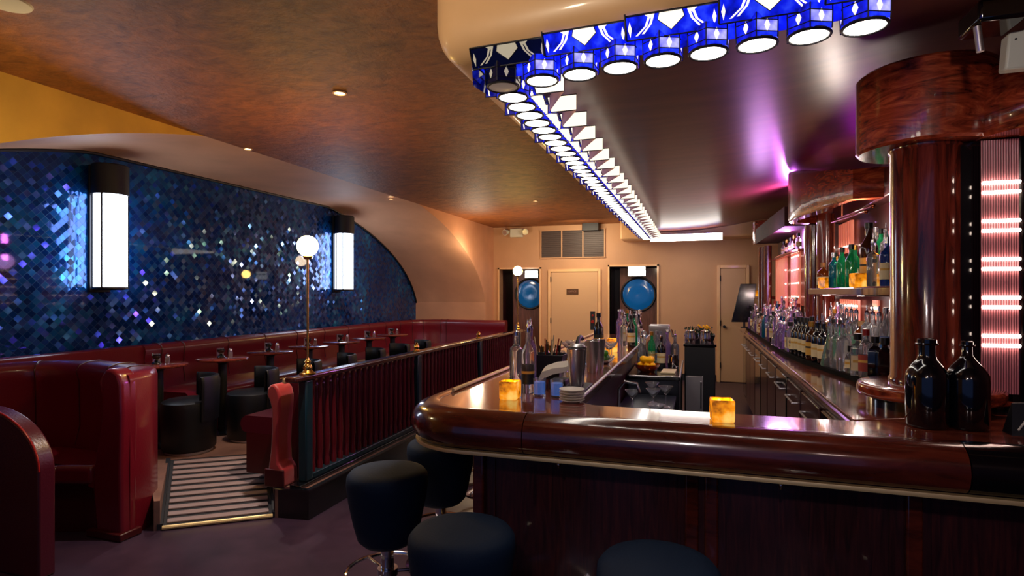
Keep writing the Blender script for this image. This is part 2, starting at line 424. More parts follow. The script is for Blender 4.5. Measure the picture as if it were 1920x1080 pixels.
# porthole doors inside the recesses
def porthole(nm, x0, x1, y, ztop, cx, cz, r, label):
    root = thing(nm, label, 'door', ((x0+x1)/2, y, 0)); root['kind'] = 'structure'
    b = MB(); b.box(x0, x1, y, y+.05, 0, ztop); b.build('door_panel', M['walnut_door'], root, bevel=.004)
    b = MB(); b.lathe([(0,0),(r*.5,.012),(r*.85,.006),(r,-.004)], (0,0,0), 40)
    for v in b.bm.verts: x, yy, z = v.co; v.co = Vector((cx+x, y-.012-z, cz+yy))
    b.build('round_window', M['porthole'], root)
    b = MB(); b.tube([(cx+r*math.cos(2*PI*i/48), y-.012, cz+r*math.sin(2*PI*i/48)) for i in range(48)], .022, 8, True)
    b.build('window_ring', M['lead'], root)
    return root
p = onY(1197,552,YBACK+.25)
porthole('door_1', B0.x+.16, B1.x+.2, YBACK+.25, B0.z-.02, p.x, p.z, .315, 'purple brown door with a round blue porthole under the lit sign')
p = onY(994,551,YBACK+.25)
porthole('door_2', onY(962,500,YBACK+.25).x, A1.x+.2, YBACK+.25, A0.z-.02, p.x, p.z, .30, 'brown door with a round blue porthole in the left doorway')
# flush doors
def flush(nm, x0p, x1p, ytp, label, hinge_left=True):
    q0 = onY(x0p, ytp, YBACK); q1 = onY(x1p, ytp, YBACK)
    root = thing(nm, label, 'door', ((q0.x+q1.x)/2, YBACK, 0)); root['kind'] = 'structure'
    b = MB(); b.box(q0.x, q1.x, YBACK-.03, YBACK-.002, .01, q0.z); b.build('door_panel', M['door_cream'], root, bevel=.003)
    b = MB(); w = .06
    b.box(q0.x-w, q0.x-.008, YBACK-.045, YBACK-.001, 0, q0.z+w); b.box(q1.x+.008, q1.x+w, YBACK-.045, YBACK-.001, 0, q0.z+w)
    b.box(q0.x-.008, q1.x+.008, YBACK-.045, YBACK-.001, q0.z+.008, q0.z+w)
    b.build('door_frame', M['cream'], root, bevel=.004)
    b = MB(); hx = q0.x-.004 if hinge_left else q1.x+.004
    for z in (.25, 1.0, 1.8): b.cyl((hx, YBACK-.045, z), (hx, YBACK-.045, z+.1), .01, 8)
    b.build('hinge', M['dark_steel'], root)
    return root, q0, q1
d3, q0, q1 = flush('door_3', 1034, 1121, 511, 'tan flush door with a small brown sign plate')
b = MB(); c = onY(1074,547,YBACK); b.box(c.x-.115, c.x+.115, YBACK-.042, YBACK-.03, c.z-.055, c.z+.055); pl = b.build('sign_plate', M['plaque'], d3, bevel=.003)
def text(body, size, loc, rot, mat, parent, name='lettering', ext=.001):
    cu = bpy.data.curves.new(name, 'FONT'); cu.body = body; cu.size = size; cu.align_x = 'CENTER'; cu.align_y = 'CENTER'; cu.extrude = ext
    cu.materials.append(mat); o = bpy.data.objects.new(name, cu); COL.objects.link(o); o.parent = parent
    q = parent; L = Vector((0,0,0))
    while q is not None: L += q.location; q = q.parent
    o.location = Vector(loc)-L; o.rotation_euler = rot; return o
text('OFFICE', .05, (c.x, YBACK-.0435, c.z+.005), (PI/2,0,0), M['plaque_text'], d3)
b = MB(); c = onY(1112,600,YBACK); b.box(c.x-.045, c.x+.045, YBACK-.04, YBACK-.03, c.z-.18, c.z+.17); b.build('push_plate', M['dark_steel'], d3, bevel=.002)
b = MB(); b.cyl((c.x, YBACK-.052, c.z-.03), (c.x, YBACK-.04, c.z-.03), .032, 16); b.cyl((c.x, YBACK-.056, c.z+.09), (c.x, YBACK-.04, c.z+.09), .02, 12)
b.build('lock', M['cap_red'], d3)
d4, q0, q1 = flush('door_4', 1351, 1398, 504, 'plain pinkish tan door beside the back bar end')
b = MB(); c = onY(1352,612,YBACK); b.cyl((c.x+.05, YBACK-.09, c.z), (c.x+.05, YBACK-.03, c.z), .025, 12); b.build('door_knob', M['dark_steel'], d4)
b = MB(); b.box(A0.x-.03, A0.x, YBACK-.03, YBACK+.2, 0, A0.z+.03); b.box(B0.x-.03, B0.x, YBACK-.03, YBACK+.2, 0, B0.z+.03)
b.box(A0.x-.03, A1.x+.03, YBACK-.03, YBACK+.0, A0.z, A0.z+.03); b.box(B0.x-.03, B1.x+.03, YBACK-.03, YBACK+.0, B0.z, B0.z+.03)
b.box(A1.x, A1.x+.03, YBACK-.03, YBACK+.2, 0, A0.z+.03); b.box(B1.x, B1.x+.03, YBACK-.03, YBACK+.2, 0, B0.z+.03)
struct(b.build('trim_2', M['cream'], smooth=False))
b = MB(); b.box(A1.x+.03, onY(1027,500,YBACK).x, YBACK-.02, YBACK, 0, .12); b.box(B1.x+.03, onY(1342,500,YBACK).x, YBACK-.02, YBACK, 0, .12)
struct(b.build('baseboard_back', M['black'], smooth=False))

# raised seating platform with the ramp cut into its front corner
BL, BR, TR, TL = (-3.43,2.94), (-2.85,3.36), (-3.56,4.13), (-4.2,3.68)
b = MB()
b.prism([BR, (-2.6,3.40), (-2.6,YBACK), (XB,YBACK), (XB,3.7), (-4.45,3.68), TL, TR], 0, .2)
b.prism([TL, (-4.45,3.68), (XB,3.7), (XB,3.42), (-4.2,3.45), (-3.72,3.12), (-3.46,2.92), BL], 0, .2)
struct(b.build('floor.001', M['dais'], smooth=False), 'raised wooden seating platform', 'platform')
b = MB(); b.sweep([(BR[0]-.012,BR[1]+.012),(-2.6,3.40),(-2.6,YBACK-.01)], [(-.005,.001),(.012,.001),(.012,.2),(.018,.212),(-.02,.212),(-.02,.201),(-.005,.201)])
struct(b.build('trim_4', M['black_gloss'], smooth=False))
root = thing('ramp', 'ribbed carpet entry ramp with a worn brass nosing leading up to the booths', 'ramp', (BL[0]/2+BR[0]/2, BL[1]/2+BR[1]/2, 0)); root['kind'] = 'structure'
b = MB(); b.hexa([(BL[0],BL[1],.001),(BR[0],BR[1],.001),(TR[0],TR[1],.001),(TL[0],TL[1],.001)], [(BL[0],BL[1],.012),(BR[0],BR[1],.012),(TR[0],TR[1],.196),(TL[0],TL[1],.196)])
b.build('ramp_deck', M['ramp_groove'], root, smooth=False)
def rp(u, t, dz=0):
    a = Vector((BL[0],BL[1],.012)).lerp(Vector((BR[0],BR[1],.012)), u); c = Vector((TL[0],TL[1],.196)).lerp(Vector((TR[0],TR[1],.196)), u)
    q = a.lerp(c, t); q.z += dz; return q
for k in range(11):
    t0 = .05+k*.086; t1 = t0+.046; b = MB()
    b.hexa([rp(.05,t0,.001),rp(.95,t0,.001),rp(.95,t1,.001),rp(.05,t1,.001)], [rp(.055,t0,.012),rp(.945,t0,.012),rp(.945,t1,.012),rp(.055,t1,.012)])
    b.build('grip_strip', M['ramp_strip'], root, bevel=.003)
b = MB(); b.tube([rp(.02,.0,.004), rp(.98,.0,.004)], .014, 8); b.build('nosing', M['brass_rail'], root)
for u in (0.0, 1.0):
    b = MB(); b.hexa([rp(u,0,-.01)+Vector((-.012,-.012,0)), rp(u,0,-.01)+Vector((.012,.012,0)), rp(u,1,-.19)+Vector((.012,.012,0)), rp(u,1,-.19)+Vector((-.012,-.012,0))],
        [rp(u,0,.03)+Vector((-.012,-.012,0)), rp(u,0,.03)+Vector((.012,.012,0)), rp(u,1,.02)+Vector((.012,.012,0)), rp(u,1,.02)+Vector((-.012,-.012,0))])
    b.build('ramp_curb', M['black'], root, smooth=False)

# ------------------------------------------------------------------ lowered bar ceiling and its cream fascia
ZB = 2.65
FP = [(-1.10,10.35)]+[(-1.10, 2.36)]+arc2(-.97,2.36,.13,180,264,8)+[(1.70,1.90)]
b = MB()
cs = [(-.97,ZB),(-.3,ZB),(.1,2.67),(.5,2.72),(.9,2.79),(1.3,2.83),(XR,2.84)]
b.rings([[Vector((x,2.33-(x+.97)*.123,z)) for x,z in cs]+[Vector((x,2.33-(x+.97)*.123,z+.04)) for x,z in cs[::-1]], [Vector((x,YBACK,z)) for x,z in cs]+[Vector((x,YBACK,z+.04)) for x,z in cs[::-1]]])
struct(b.build('ceiling.002', M['bar_ceiling'], ang=30), 'low dark plum ceiling over the bar', 'ceiling')
fprof = [(0,CZ),(0,2.78),(-.006,2.72),(-.022,2.675),(-.046,2.64),(-.085,2.615),(-.125,2.606),(-.16,2.608),(-.16,2.66),(-.16,CZ)]
b = MB(); b.sweep(FP, fprof); struct(b.build('trim_3', M['cream'], ang=50), 'cream rounded fascia framing the bar canopy', 'fascia')
b = MB(); b.box(-1.30, XR, 10.35, YBACK, 2.54, CZ)
struct(b.build('wall_bulkhead', M['cream'], smooth=False, bevel=.03, bseg=3))
# ================================================================== STAINED GLASS CANOPY LIGHT
ZL = 2.49
root = thing('canopy_light', 'long blue stained glass canopy light with round white lenses over the bar', 'ceiling light', (-.8, 5.5, ZB))
def W(o, loc):               # place a part copied from a prototype at a world point under its thing
    o.location = Vector(loc)-o.parent.location
def make_cup():
    b = MB(); r = .080
    hx = [(math.cos(PI/6+k*PI/3)*r, math.sin(PI/6+k*PI/3)*r) for k in range(6)]
    for k in range(6):
        (x0,y0),(x1,y1) = hx[k], hx[(k+1) % 6]
        b.mi = 0
        b.poly([(x0,y0,.072),(x1,y1,.072),(x1,y1,.045),(x0,y0,.045)]) if False else None
        b.mi = 1 if k in (0,2,4) else 2
        b.poly([(x0,y0,.062),(x1,y1,.062),(x1*.985,y1*.985,.022),(x0*.985,y0*.985,.022)])
        b.mi = 0
        b.poly([(x0,y0,.086),(x1,y1,.086),(x1,y1,.062),(x0,y0,.062)])
        b.poly([(x0*.985,y0*.985,.022),(x1*.985,y1*.985,.022),(x1*.97,y1*.97,.004),(x0*.97,y0*.97,.004)])
        b.mi = 3
        b.tube([(x0,y0,.086),(x0*.985,y0*.985,.02),(x0*.97,y0*.97,.003)], .0025, 5)
        b.tube([(x0*1.004,y0*1.004,.062),(x1*1.004,y1*1.004,.062)], .002, 5); b.tube([(x0*.99,y0*.99,.022),(x1*.99,y1*.99,.022)], .002, 5)
        # white diamond in each face
        cx, cy = (x0+x1)/2*1.006, (y0+y1)/2*1.006; dx, dy = (x1-x0), (y1-y0)
        b.mi = 4
        b.poly([(cx,cy,.068),(cx+dx*.13,cy+dy*.13,.044),(cx,cy,.020),(cx-dx*.13,cy-dy*.13,.044)])
    b.mi = 3
    b.torus((0,0,.002), .067, .006, 32, sub=6)
    return b
def cup(parent, loc):
    o = make_cup().build('lamp_cup', [M['blue_glass'], M['lavender_glass'], M['blue_glass'], M['lead'], M['white_glass']], parent, world=False, smooth=False)
    b = MB(); b.lathe([(0,-.003),(.04,-.002),(.063,.001),(.063,.006),(0,.006)], (0,0,0), 32)
    l = b.build('lens', M['lens'], o, world=False)
    return o
cup0 = cup(root, (0,0,0)); first = [True]
cupkid = kids(cup0)[0]
def put_cup(x, y, rz):
    if first[0]: o = cup0; first[0] = False
    else:
        o = cup0.copy(); COL.objects.link(o); l = cupkid.copy(); COL.objects.link(l); l.parent = o
    W(o, (x, y, ZL)); o.rotation_euler = (0,0,rz)
YD = lambda x: 2.36-.122*(x+.79)
left_y = [2.36+.1395*k for k in range(55)]
for k, y in enumerate(left_y[1:]): put_cup(-.80, y, PI/2)
qc = make_cup().build('lamp_cup', [M['g_blue_dark'], M['g_blue_dark'], M['g_blue_dark'], M['lead'], M['white_dim']], root, world=False, smooth=False)
b = MB(); b.lathe([(0,-.003),(.04,-.002),(.063,.001),(.063,.006),(0,.006)], (0,0,0), 32); o = b.build('lens', M['lens_dim'], qc, world=False); o['label'] = 'unlit grey lens'
W(qc, (-.80, 2.36, ZL))
fx = [-.62+.1655*k for k in range(8)]
for x in fx: put_cup(x, YD(x), math.radians(-7))
for k in range(7): put_cup(-.58+.15*k, 10.05, 0)
# slanted pentagon panels between fascia and cups
def make_panel(w):
    b = MB(); h = .085
    b.mi = 0; b.poly([(-w/2,0,0),(w/2,0,0),(w/2,0,-h),(-w/2,0,-h)])
    b.mi = 1
    e = -.002
    s = w/.33
    b.poly([(-.040*s,e,0),(.040*s,e,0),(.048*s,e,-.026),(0,e,-.066),(-.048*s,e,-.026)])
    b.mi = 2; b.tube([(-.040*s,e,0),(-.048*s,e,-.026),(0,e,-.066),(.048*s,e,-.026),(.040*s,e,0)], .0018, 4); b.mi = 1
    for sg in (-1,1):
        b.poly([(sg*.052*s,e,0),(sg*.098*s,e,0),(sg*.075*s,e,-.018)])
        for k, (a, c) in enumerate(((.058,.098),(.074,.122))):
            pts = [(a, -.006-.006*k), (a+.012,-.038-.004*k), (c,-.068-.004*k)]
            for (xa,za),(xb,zb) in zip(pts[:-1], pts[1:]):
                b.poly([(sg*xa*s,e,za),(sg*(xa+.009)*s,e,za),(sg*(xb+.009)*s,e,zb),(sg*xb*s,e,zb)])
        b.poly([(sg*.150*s,e,-.02),(sg*.158*s,e,-.045),(sg*.150*s,e,-.075),(sg*.144*s,e,-.045)])
    b.mi = 2
    b.tube([(-w/2,e,0),(w/2,e,0)], .004, 5); b.tube([(-w/2,e,0),(-w/2,e,-h)], .003, 5); b.tube([(-w/2,e,-h),(w/2,e,-h)], .003, 5)
    return b
GM = [M['blue_glass'], M['white_glass'], M['lead']]
pf = make_panel(.33).build('stained_glass_panel', GM, root, world=False, smooth=False)
lean = math.radians(28)
slope = math.atan(-.122)
for k in range(5):
    o = (pf if k == 1 else pf.copy()) if k else make_panel(.33).build('stained_glass_panel', [M['g_blue_dark'], M['white_dim'], M['lead']], root, world=False, smooth=False)
    if k > 1: COL.objects.link(o)
    x = -.75+.33*k
    W(o, (x, YD(x)-.105, 2.632)); o.rotation_euler = (lean, 0, slope*.35)
    bb = MB(); bb.mi = 0; xx = x+.165; y0 = YD(x)-.105; y1 = YD(x+.33)-.105; bb.poly([(xx,y0+.02,2.632),(xx,y1-.01,2.632),(xx,y1+.03,2.552),(xx,y0+.06,2.552)]); bb.mi = 1; bb.tube([(xx,y1-.01,2.634),(xx,y1+.03,2.552)], .0035, 6); bb.build('return_pane', [M['blue_glass'], M['lead']], root, smooth=False)
pl = make_panel(.279).build('stained_glass_panel', GM, root, world=False, smooth=False)
for k in range(27):
    o = pl if k == 0 else pl.copy()
    if k: COL.objects.link(o)
    W(o, (-.925, 2.36+.07+.279*k, 2.632)); o.rotation_euler = (lean, 0, -PI/2)
# white saw-tooth panes on the inner side of the long arm
def make_saw():
    b = MB(); b.mi = 0
    L = .279
    # upright pane facing the room, oblique connecting pane, flat panes between the lenses
    b.poly([(.085,0,.09),(.235,0,.09),(.235,0,.012),(.105,0,.012)])
    b.mi = 1
    b.poly([(.235,0,.09),(.235,0,.012),(.10,L*.95,.012),(.10,L*.95,.09)])
    b.mi = 0
    b.poly([(.075,0,.008),(.135,0,.008),(.115,L*.5,.008),(.075,L*.5,.008)])
    b.poly([(.075,L*.5,.008),(.125,L*.5,.008),(.09,L*.98,.008),(.075,L*.98,.008)])
    b.mi = 2
    b.tube([(.085,-.002,.09),(.235,-.002,.09),(.235,-.002,.012),(.105,-.002,.012),(.085,-.002,.09)], .003, 5)
    b.tube([(.075,0,.006),(.135,0,.006),(.115,L*.5,.006),(.125,L*.5,.006),(.09,L*.98,.006)], .002, 4)
    return b
b = MB(); b.mi = 0
for k in range(8):
    xa = -.79+.1655*k; xc = xa+.1655
    b.poly([(xa,YD(xa)-.02,ZL+.10),(xc,YD(xc)-.02,ZL+.10),(xc,YD(xc)-.02,ZL+.03),(xa,YD(xa)-.02,ZL+.03)])
for k in range(54):
    ya = 2.36+.1395*k; b.poly([(-.82,ya,ZL+.10),(-.82,ya+.1395,ZL+.10),(-.82,ya+.1395,ZL+.035),(-.82,ya,ZL+.035)])
b.mi = 1
b.poly([(-.918,YD(-.918)-.10,2.632),(-.918,YD(-.918)-.07,ZL),(-.918,YD(-.918)+.10,ZL+.02),(-.918,YD(-.918)+.10,2.632)])
b.build('blue_glass_band', [M['blue_glass'], M['g_blue_dark']], root, smooth=False)
sw = make_saw().build('saw_tooth_pane', [M['white_glass'], M['vault'], M['lead'], M['blue_glass']], root, world=False, smooth=False)
for k in range(27):
    o = sw if k == 0 else sw.copy()
    if k: COL.objects.link(o)
    W(o, (-.80, 2.52+.279*k, ZL))
b = MB(); b.mi = 0; b.poly([(-.122,0,.085),(-.070,0,.085),(-.070,0,.004),(-.122,0,.004)]); b.mi = 1; b.poly([(-.118,-.001,.08),(-.112,-.001,.08),(-.100,-.001,.01),(-.106,-.001,.01)])
b.mi = 2; b.tube([(-.122,0,.085),(-.122,0,.004),(-.07,0,.004)], .0025, 5)
op = b.build('outer_pane', [M['blue_deep'], M['white_glass'], M['lead']], root, world=False, smooth=False)
for k in range(27):
    o = op if k == 0 else op.copy()
    if k: COL.objects.link(o)
    W(o, (-.80, 2.47+.279*k, ZL))
b = MB(); b.box(-.74, .40, 9.90, 9.94, ZL-.035, ZL+.075); b.build('far_diffuser', M['far_glass'], root, smooth=False)
b = MB(); b.box(-.90, -.72, 2.44, 10.1, ZL+.087, ZB-.002); b.prism([(-.9,2.38),(.6,2.20),(.6,2.30),(-.9,2.48)], ZL+.10, ZB-.002)
b.build('housing', M['lead'], root, smooth=False)

# ================================================================== CEILING SPOTS, DEVICES
def spot(px, py, r, lab, lit=True):
    p = onZ(px, py, CZ)
    t = thing('recessed_spotlight', lab, 'ceiling light', (p.x, p.y, CZ), group='small recessed lights in the brown ceiling')
    b = MB(); b.lathe([(r,0),(r*1.25,-.002),(r*1.35,-.008),(r*1.05,-.012),(r,-.006)], (0,0,0), 24); b.build('trim_ring', M['cream'], t, world=False)
    b = MB(); b.lathe([(0,-.003),(r,-.004),(r,-.001)], (0,0,0), 20); b.build('lens', M['spot_lens'] if lit else M['white_plastic'], t, world=False)
    return p
spots = [spot(637,173,.035,'small round ceiling spotlight nearest the globe lamp, glowing', True),
         spot(465,278,.03,'small ceiling spotlight near the arch of the blue niche', True),
         spot(733,372,.028,'small ceiling spotlight far back over the booths', True),
         spot(1004,376,.028,'small ceiling spotlight just left of the far canopy', True)]
# ceiling speaker edge top-left
p = onZ(12,4,CZ); t = thing('ceiling_speaker', 'round white ceiling speaker at the top left corner', 'speaker', (p.x,p.y,CZ))
b = MB(); b.lathe([(0,-.012),(.07,-.012),(.09,-.008),(.095,0)], (0,0,0), 28); b.build('speaker_face', M['paper'], t, world=False)
# back wall: vent, speaker, emergency light, black box, lit signs
q0 = onY(1015,434,YBACK); q1 = onY(1134,481,YBACK)
t = thing('air_vent', 'wide brown three panel louvred vent high on the back wall', 'vent', ((q0.x+q1.x)/2, YBACK, q1.z))
for k in range(3):
    xa = q0.x+(q1.x-q0.x)*k/3+.012; xb = q0.x+(q1.x-q0.x)*(k+1)/3-.012
    b = MB(); b.box(xa, xb, YBACK-.02, YBACK-.001, q1.z, q0.z)
    n = 14
    for i in range(n):
        z = q1.z+(q0.z-q1.z)*(i+.5)/n; b.hexa([(xa,YBACK-.02,z-.009),(xb,YBACK-.02,z-.009),(xb,YBACK-.02,z),(xa,YBACK-.02,z)], [(xa,YBACK-.035,z-.014),(xb,YBACK-.035,z-.014),(xb,YBACK-.035,z-.005),(xa,YBACK-.035,z-.005)])
    b.build('louvre_panel', M['grille'], t, smooth=False)
b = MB()
b.box(q0.x-.02,q1.x+.02,YBACK-.03,YBACK-.001,q0.z,q0.z+.02); b.box(q0.x-.02,q1.x+.02,YBACK-.03,YBACK-.001,q1.z-.02,q1.z)
for k in range(4):
    x = q0.x+(q1.x-q0.x)*k/3; b.box(x-.012,x+.012,YBACK-.03,YBACK-.001,q1.z,q0.z)
b.build('vent_frame', M['back_wall'], t, smooth=False)
q0 = onY(1093,419,YBACK-.1); q1 = onY(1124,433,YBACK-.1)
b = MB(); b.box(q0.x,q1.x,YBACK-.2,YBACK-.037,q1.z,q0.z); tag(b.build('junction_box', M['black'], bevel=.01), 'small black box mounted above the wall vent', 'box')
c = onY(915,447,YBACK-.1); t = thing('wall_speaker', 'small black speaker high in the far left corner', 'speaker', (c.x, YBACK-.06, c.z-.17))
b = MB(); b.box(-.075,.075,-.14,.0,0,.32); b.build('speaker_case', M['black'], t, world=False, bevel=.025)
b = MB(); b.box(-.06,.06,-.15,-.138,.03,.29); b.build('speaker_grille', M['speaker_grille'], t, world=False, bevel=.004)
b = MB(); b.cyl((0,0,.16),(0,.06,.16),.02,10); b.build('bracket', M['black'], t, world=False)
c = onY(970,436,YBACK); t = thing('emergency_light', 'white emergency light unit with two round lamp heads', 'emergency light', (c.x, YBACK, c.z-.08))
b = MB(); b.box(-.13,.13,-.09,-.001,-.02,.15); b.build('battery_case', M['white_plastic'], t, world=False, bevel=.012)
for s in (-1,1):
    b = MB(); b.cyl((s*.19,-.08,.09),(s*.19+s*.02,-.16,.07),.05,18,.06); o = b.build('lamp_head', M['white_plastic'], t, world=False)
    b = MB(); b.cyl((s*.211,-.163,.069),(s*.212,-.166,.068),.05,18); b.build('lamp_lens', M['steel'], o, world=False)
    b = MB(); b.cyl((s*.12,-.05,.09),(s*.19,-.09,.09),.012,8); b.build('lamp_arm', M['white_plastic'], t, world=False)
def lit_sign(px0, py0, px1, py1, Y, lab):
    a = onY(px0,py0,Y); c = onY(px1,py1,Y)
    t = thing('lit_sign', lab, 'sign', ((a.x+c.x)/2, Y, c.z), group='lit signs over the far doorways')
    w = abs(c.x-a.x)/2; h = a.z-c.z
    b = MB(); b.box(-w,w,0,.06,0,h); b.build('sign_case', M['white_plastic'], t, world=False, bevel=.005)
    b = MB(); b.box(-w*.95,w*.95,-.006,-.001,h*.04,h*.55); b.build('sign_face', M['exit_light'], t, world=False)
    b = MB(); b.box(-w*.9,w*.9,-.012,-.001,h*.66,h*.92); b.build('lamp_strip', M['exit_light'], t, world=False)
    b = MB(); b.poly([(w*.62,-.0075,h*.38),(w*.78,-.0075,h*.38),(w*.70,-.0075,h*.22)]); b.build('arrow_mark', M['lead'], t, world=False, smooth=False)
lit_sign(1177,499,1211,518,YBACK+.12,'lit white sign above the right hand porthole door')
lit_sign(984,507,1009,521,YBACK+.12,'lit white sign above the left hand porthole door')
# items top right
t = thing('wall_speaker', 'white wall mounted box at the top right edge', 'speaker', (1.56, 2.62, 2.50))
c = onY(1912,90,2.62); t.location = (c.x, 2.62, c.z-.07)
b = MB(); b.hexa([(-.045,0,-.005),(.06,0,-.005),(.06,.07,.0),(-.04,.07,.0)], [(-.032,0,.135),(.06,0,.142),(.06,.07,.14),(-.03,.07,.135)]); b.build('box_case', M['white_plastic'], t, world=False, bevel=.008)
b = MB(); b.cyl((-.012,-.002,.105),(-.012,.004,.105),.004,10); b.build('sensor_dot', M['black'], t, world=False)
b = MB(); b.box(.0,XR-c.x,.02,.05,.05,.09); b.build('bracket', M['dark_steel'], t, world=False)
# ================================================================== BAR
HB = 1.07
bar = thing('bar_counter', 'long glossy mahogany bar counter with a padded looking rolled edge and brass rail', 'bar', (0, 2.55, 0))
OUT = [(-1.25,7.3)]+[(-1.25,2.66)]+arc2(-1.0,2.66,.25,180,270,10)[1:]+[(XR-.01,2.41)]
inner = [(XR-.01,2.98),(1.06,2.98),(.98,2.86),(.62,2.68),(-.42,2.68)]+arc2(-.42,2.80,.12,270,180,5)[1:]+[(-.54,7.3)]
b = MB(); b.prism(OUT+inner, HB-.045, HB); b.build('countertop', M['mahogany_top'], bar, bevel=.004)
prof = [(-.03,HB+.001),(.0,HB+.006),(.03,HB+.004),(.06,HB-.006),(.085,HB-.025),(.103,HB-.055),(.108,HB-.09),(.100,HB-.125),(.082,HB-.150),(.055,HB-.163),(-.03,HB-.163)]
seamx = -.70
# rolled edge in three lengths: curved end, long front, black end cap
pA = OUT[:-1]+[(seamx-.002,2.41)]; pB = [(seamx+.002,2.41),(.878,2.41)]; pC = [(.882,2.41),(XR-.01,2.41)]
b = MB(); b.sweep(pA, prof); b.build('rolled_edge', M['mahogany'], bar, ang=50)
b = MB(); b.sweep(pB, prof); b.build('rolled_edge', M['mahogany'], bar, ang=50)
b = MB(); b.sweep(pC, prof); o = b.build('end_cap', M['black_gloss'], bar, ang=50); o['label'] = 'black end section'
b = MB(); b.sweep(OUT, [(.058,HB-.164),(.084,HB-.164),(.086,HB-.172),(.084,HB-.180),(.058,HB-.180)]); b.build('brass_rail', M['brass_rail'], bar, ang=50)
for x in (-.55, .30, 1.1):
    b = MB(); b.tube([(x,2.40,HB-.165),(x,2.385,HB-.20),(x,2.355,HB-.205),(x,2.345,HB-.19)], .006, 8); b.sphere((x,2.345,HB-.19), .008, 10, 6); b.build('coat_hook', M['chrome'], bar)
# body
BOD = [(-1.06,7.25),(-1.06,2.75)]+arc2(-.96,2.70,.10,180,270,6)[1:]+[(XR-.01,2.60)]
bin_ = [(XR-.01,2.76),(-.45,2.76),(-.58,2.86),(-.58,7.25)]
b = MB(); b.prism(BOD+bin_, .10, HB-.046); b.build('front_panel', M['mahogany_dark'], bar)
b = MB(); b.prism([(x+.05 if x < -.9 else x, y+.04) for x, y in BOD]+bin_, 0, .099); b.build('kick_plate', M['black'], bar)
for x in (-1.0, -.02, .06, .80):
    b = MB(); w = .028
    b.box(x-w, x+w, 2.572, 2.60, .10, HB-.165); b.build('pilaster', M['mahogany'], bar, bevel=.008)
for y in (3.9, 5.3, 6.6):
    b = MB(); b.box(-1.085, -1.06, y-.03, y+.03, .10, HB-.165); b.build('pilaster', M['mahogany'], bar, bevel=.008)
for x0, x1 in ((-.94,-.08),(.12,.74),(.86,XR-.08)):
    b = MB()
    for (xa,xb,za,zb) in ((x0,x1,.80,.82),(x0,x1,.18,.20),(x0,x0+.02,.20,.80),(x1-.02,x1,.20,.80)): b.box(xa,xb,2.592,2.602,za,zb)
    b.build('panel_moulding', M['mahogany_dark'], bar, smooth=False)
# brass bead that runs along the outside of the far arm top and steel edge of the service rail
b = MB(); b.tube([(-1.23,2.8,HB+.012),(-1.23,7.3,HB+.012)], .010, 8); b.build('bead_rail', M['brass_rail'], bar)
b = MB(); b.tube([(-.545,2.82,HB+.006),(-.545,7.25,HB+.006)], .009, 8); b.build('service_rail', M['steel'], bar)
# foot rail
b = MB(); b.tube([(-1.20,7.0,.19),(-1.20,2.62,.19),(-1.05,2.44,.19),(XR-.05,2.44,.19)], .022, 10); b.build('foot_rail', M['brass'], bar)
for x in (-.9,.0,.9):
    b = MB(); b.tube([(x,2.44,.19),(x,2.60,.19)], .014, 8); b.build('foot_rail_bracket', M['brass'], bar)

# ------------------------------------------------------------------ BACK BAR COUNTER
bk = thing('back_bar_counter', 'long mahogany back bar counter running to the rear wall', 'counter', (1.1, 6.0, 0))
b = MB(); b.prism([(.62,2.70),(.97,2.87),(1.05,3.0),(XR-.01,3.0),(XR-.01,9.1),(.62,9.1)], HB-.045, HB); b.build('countertop', M['mahogany_top'], bk, bevel=.004)
b = MB(); b.tube([(.62,2.72,HB-.03),(.62,9.1,HB-.03)], .016, 8); b.build('edge_bead', M['mahogany'], bk)
b = MB(); b.box(.66, XR-.01, 2.78, 9.05, .1, HB-.046); b.build('cabinet_body', M['mahogany_dark'], bk, smooth=False)
b = MB(); b.box(.72, XR-.01, 2.8, 9.0, 0, .1); b.build('kick_plate', M['black'], bk, smooth=False)
for k in range(10):
    y0 = 2.92+k*.61
    b = MB(); b.box(.64,.66,y0,y0+.55,.16,.96); o = b.build('cabinet_door', M['mahogany_dark'] if k % 3 else M['black_gloss'], bk, bevel=.006)
    b = MB(); b.tube([(.64,y0+.08,.86),(.61,y0+.08,.86),(.61,y0+.40,.86),(.64,y0+.40,.86)], .007, 8); b.build('handle', M['steel'], o)
# curved plinth at the near column and the black mat edge the bottles stand on
pe = [(3.45,.965),(3.25,.90),(3.05,.885),(2.92,.95),(2.88,1.06)]
b = MB(); b.prism([(1.3,2.99),(1.3,3.55),(.96,3.55)]+[(x,y) for y,x in pe[0:]][0:]+[], HB+.04, HB+.06)
b.lathe([(0,HB+.041),(.265,HB+.041),(.285,HB+.055),(.285,HB+.095),(.272,HB+.105),(0,HB+.105)], (1.02,3.12,0), 56)
b.build('plinth_ledge', M['burl'], bk, bevel=.01)
b = MB(); b.prism([(1.02+.245*math.cos(2*PI*k/40), 3.12+.245*math.sin(2*PI*k/40)) for k in range(40)], HB, HB+.041); b.build('plinth_base', M['black_gloss'], bk)
mat_edge = [(3.52,.955),(3.9,.88),(4.4,.80),(4.71,.745),(5.2,.70),(5.8,.69),(9.0,.69)]
b = MB(); b.prism([(XR-.02,3.43),(1.10,3.43),(.93,3.43)]+[(x,y) for y,x in mat_edge[1:]][0:]+[(XR-.02,9.0)], HB, HB+.028)
b.build('bar_mat', M['rubber'], bk, smooth=False)
b = MB(); b.box(1.04, 1.30, 3.6, 6.05, HB+.028, HB+.10); b.build('bottle_riser', M['mahogany'], bk, bevel=.008)
b = MB(); b.box(.93, 1.30, 6.3, 8.45, HB+.028, HB+.13); b.build('bottle_riser', M['mahogany'], bk, bevel=.008)

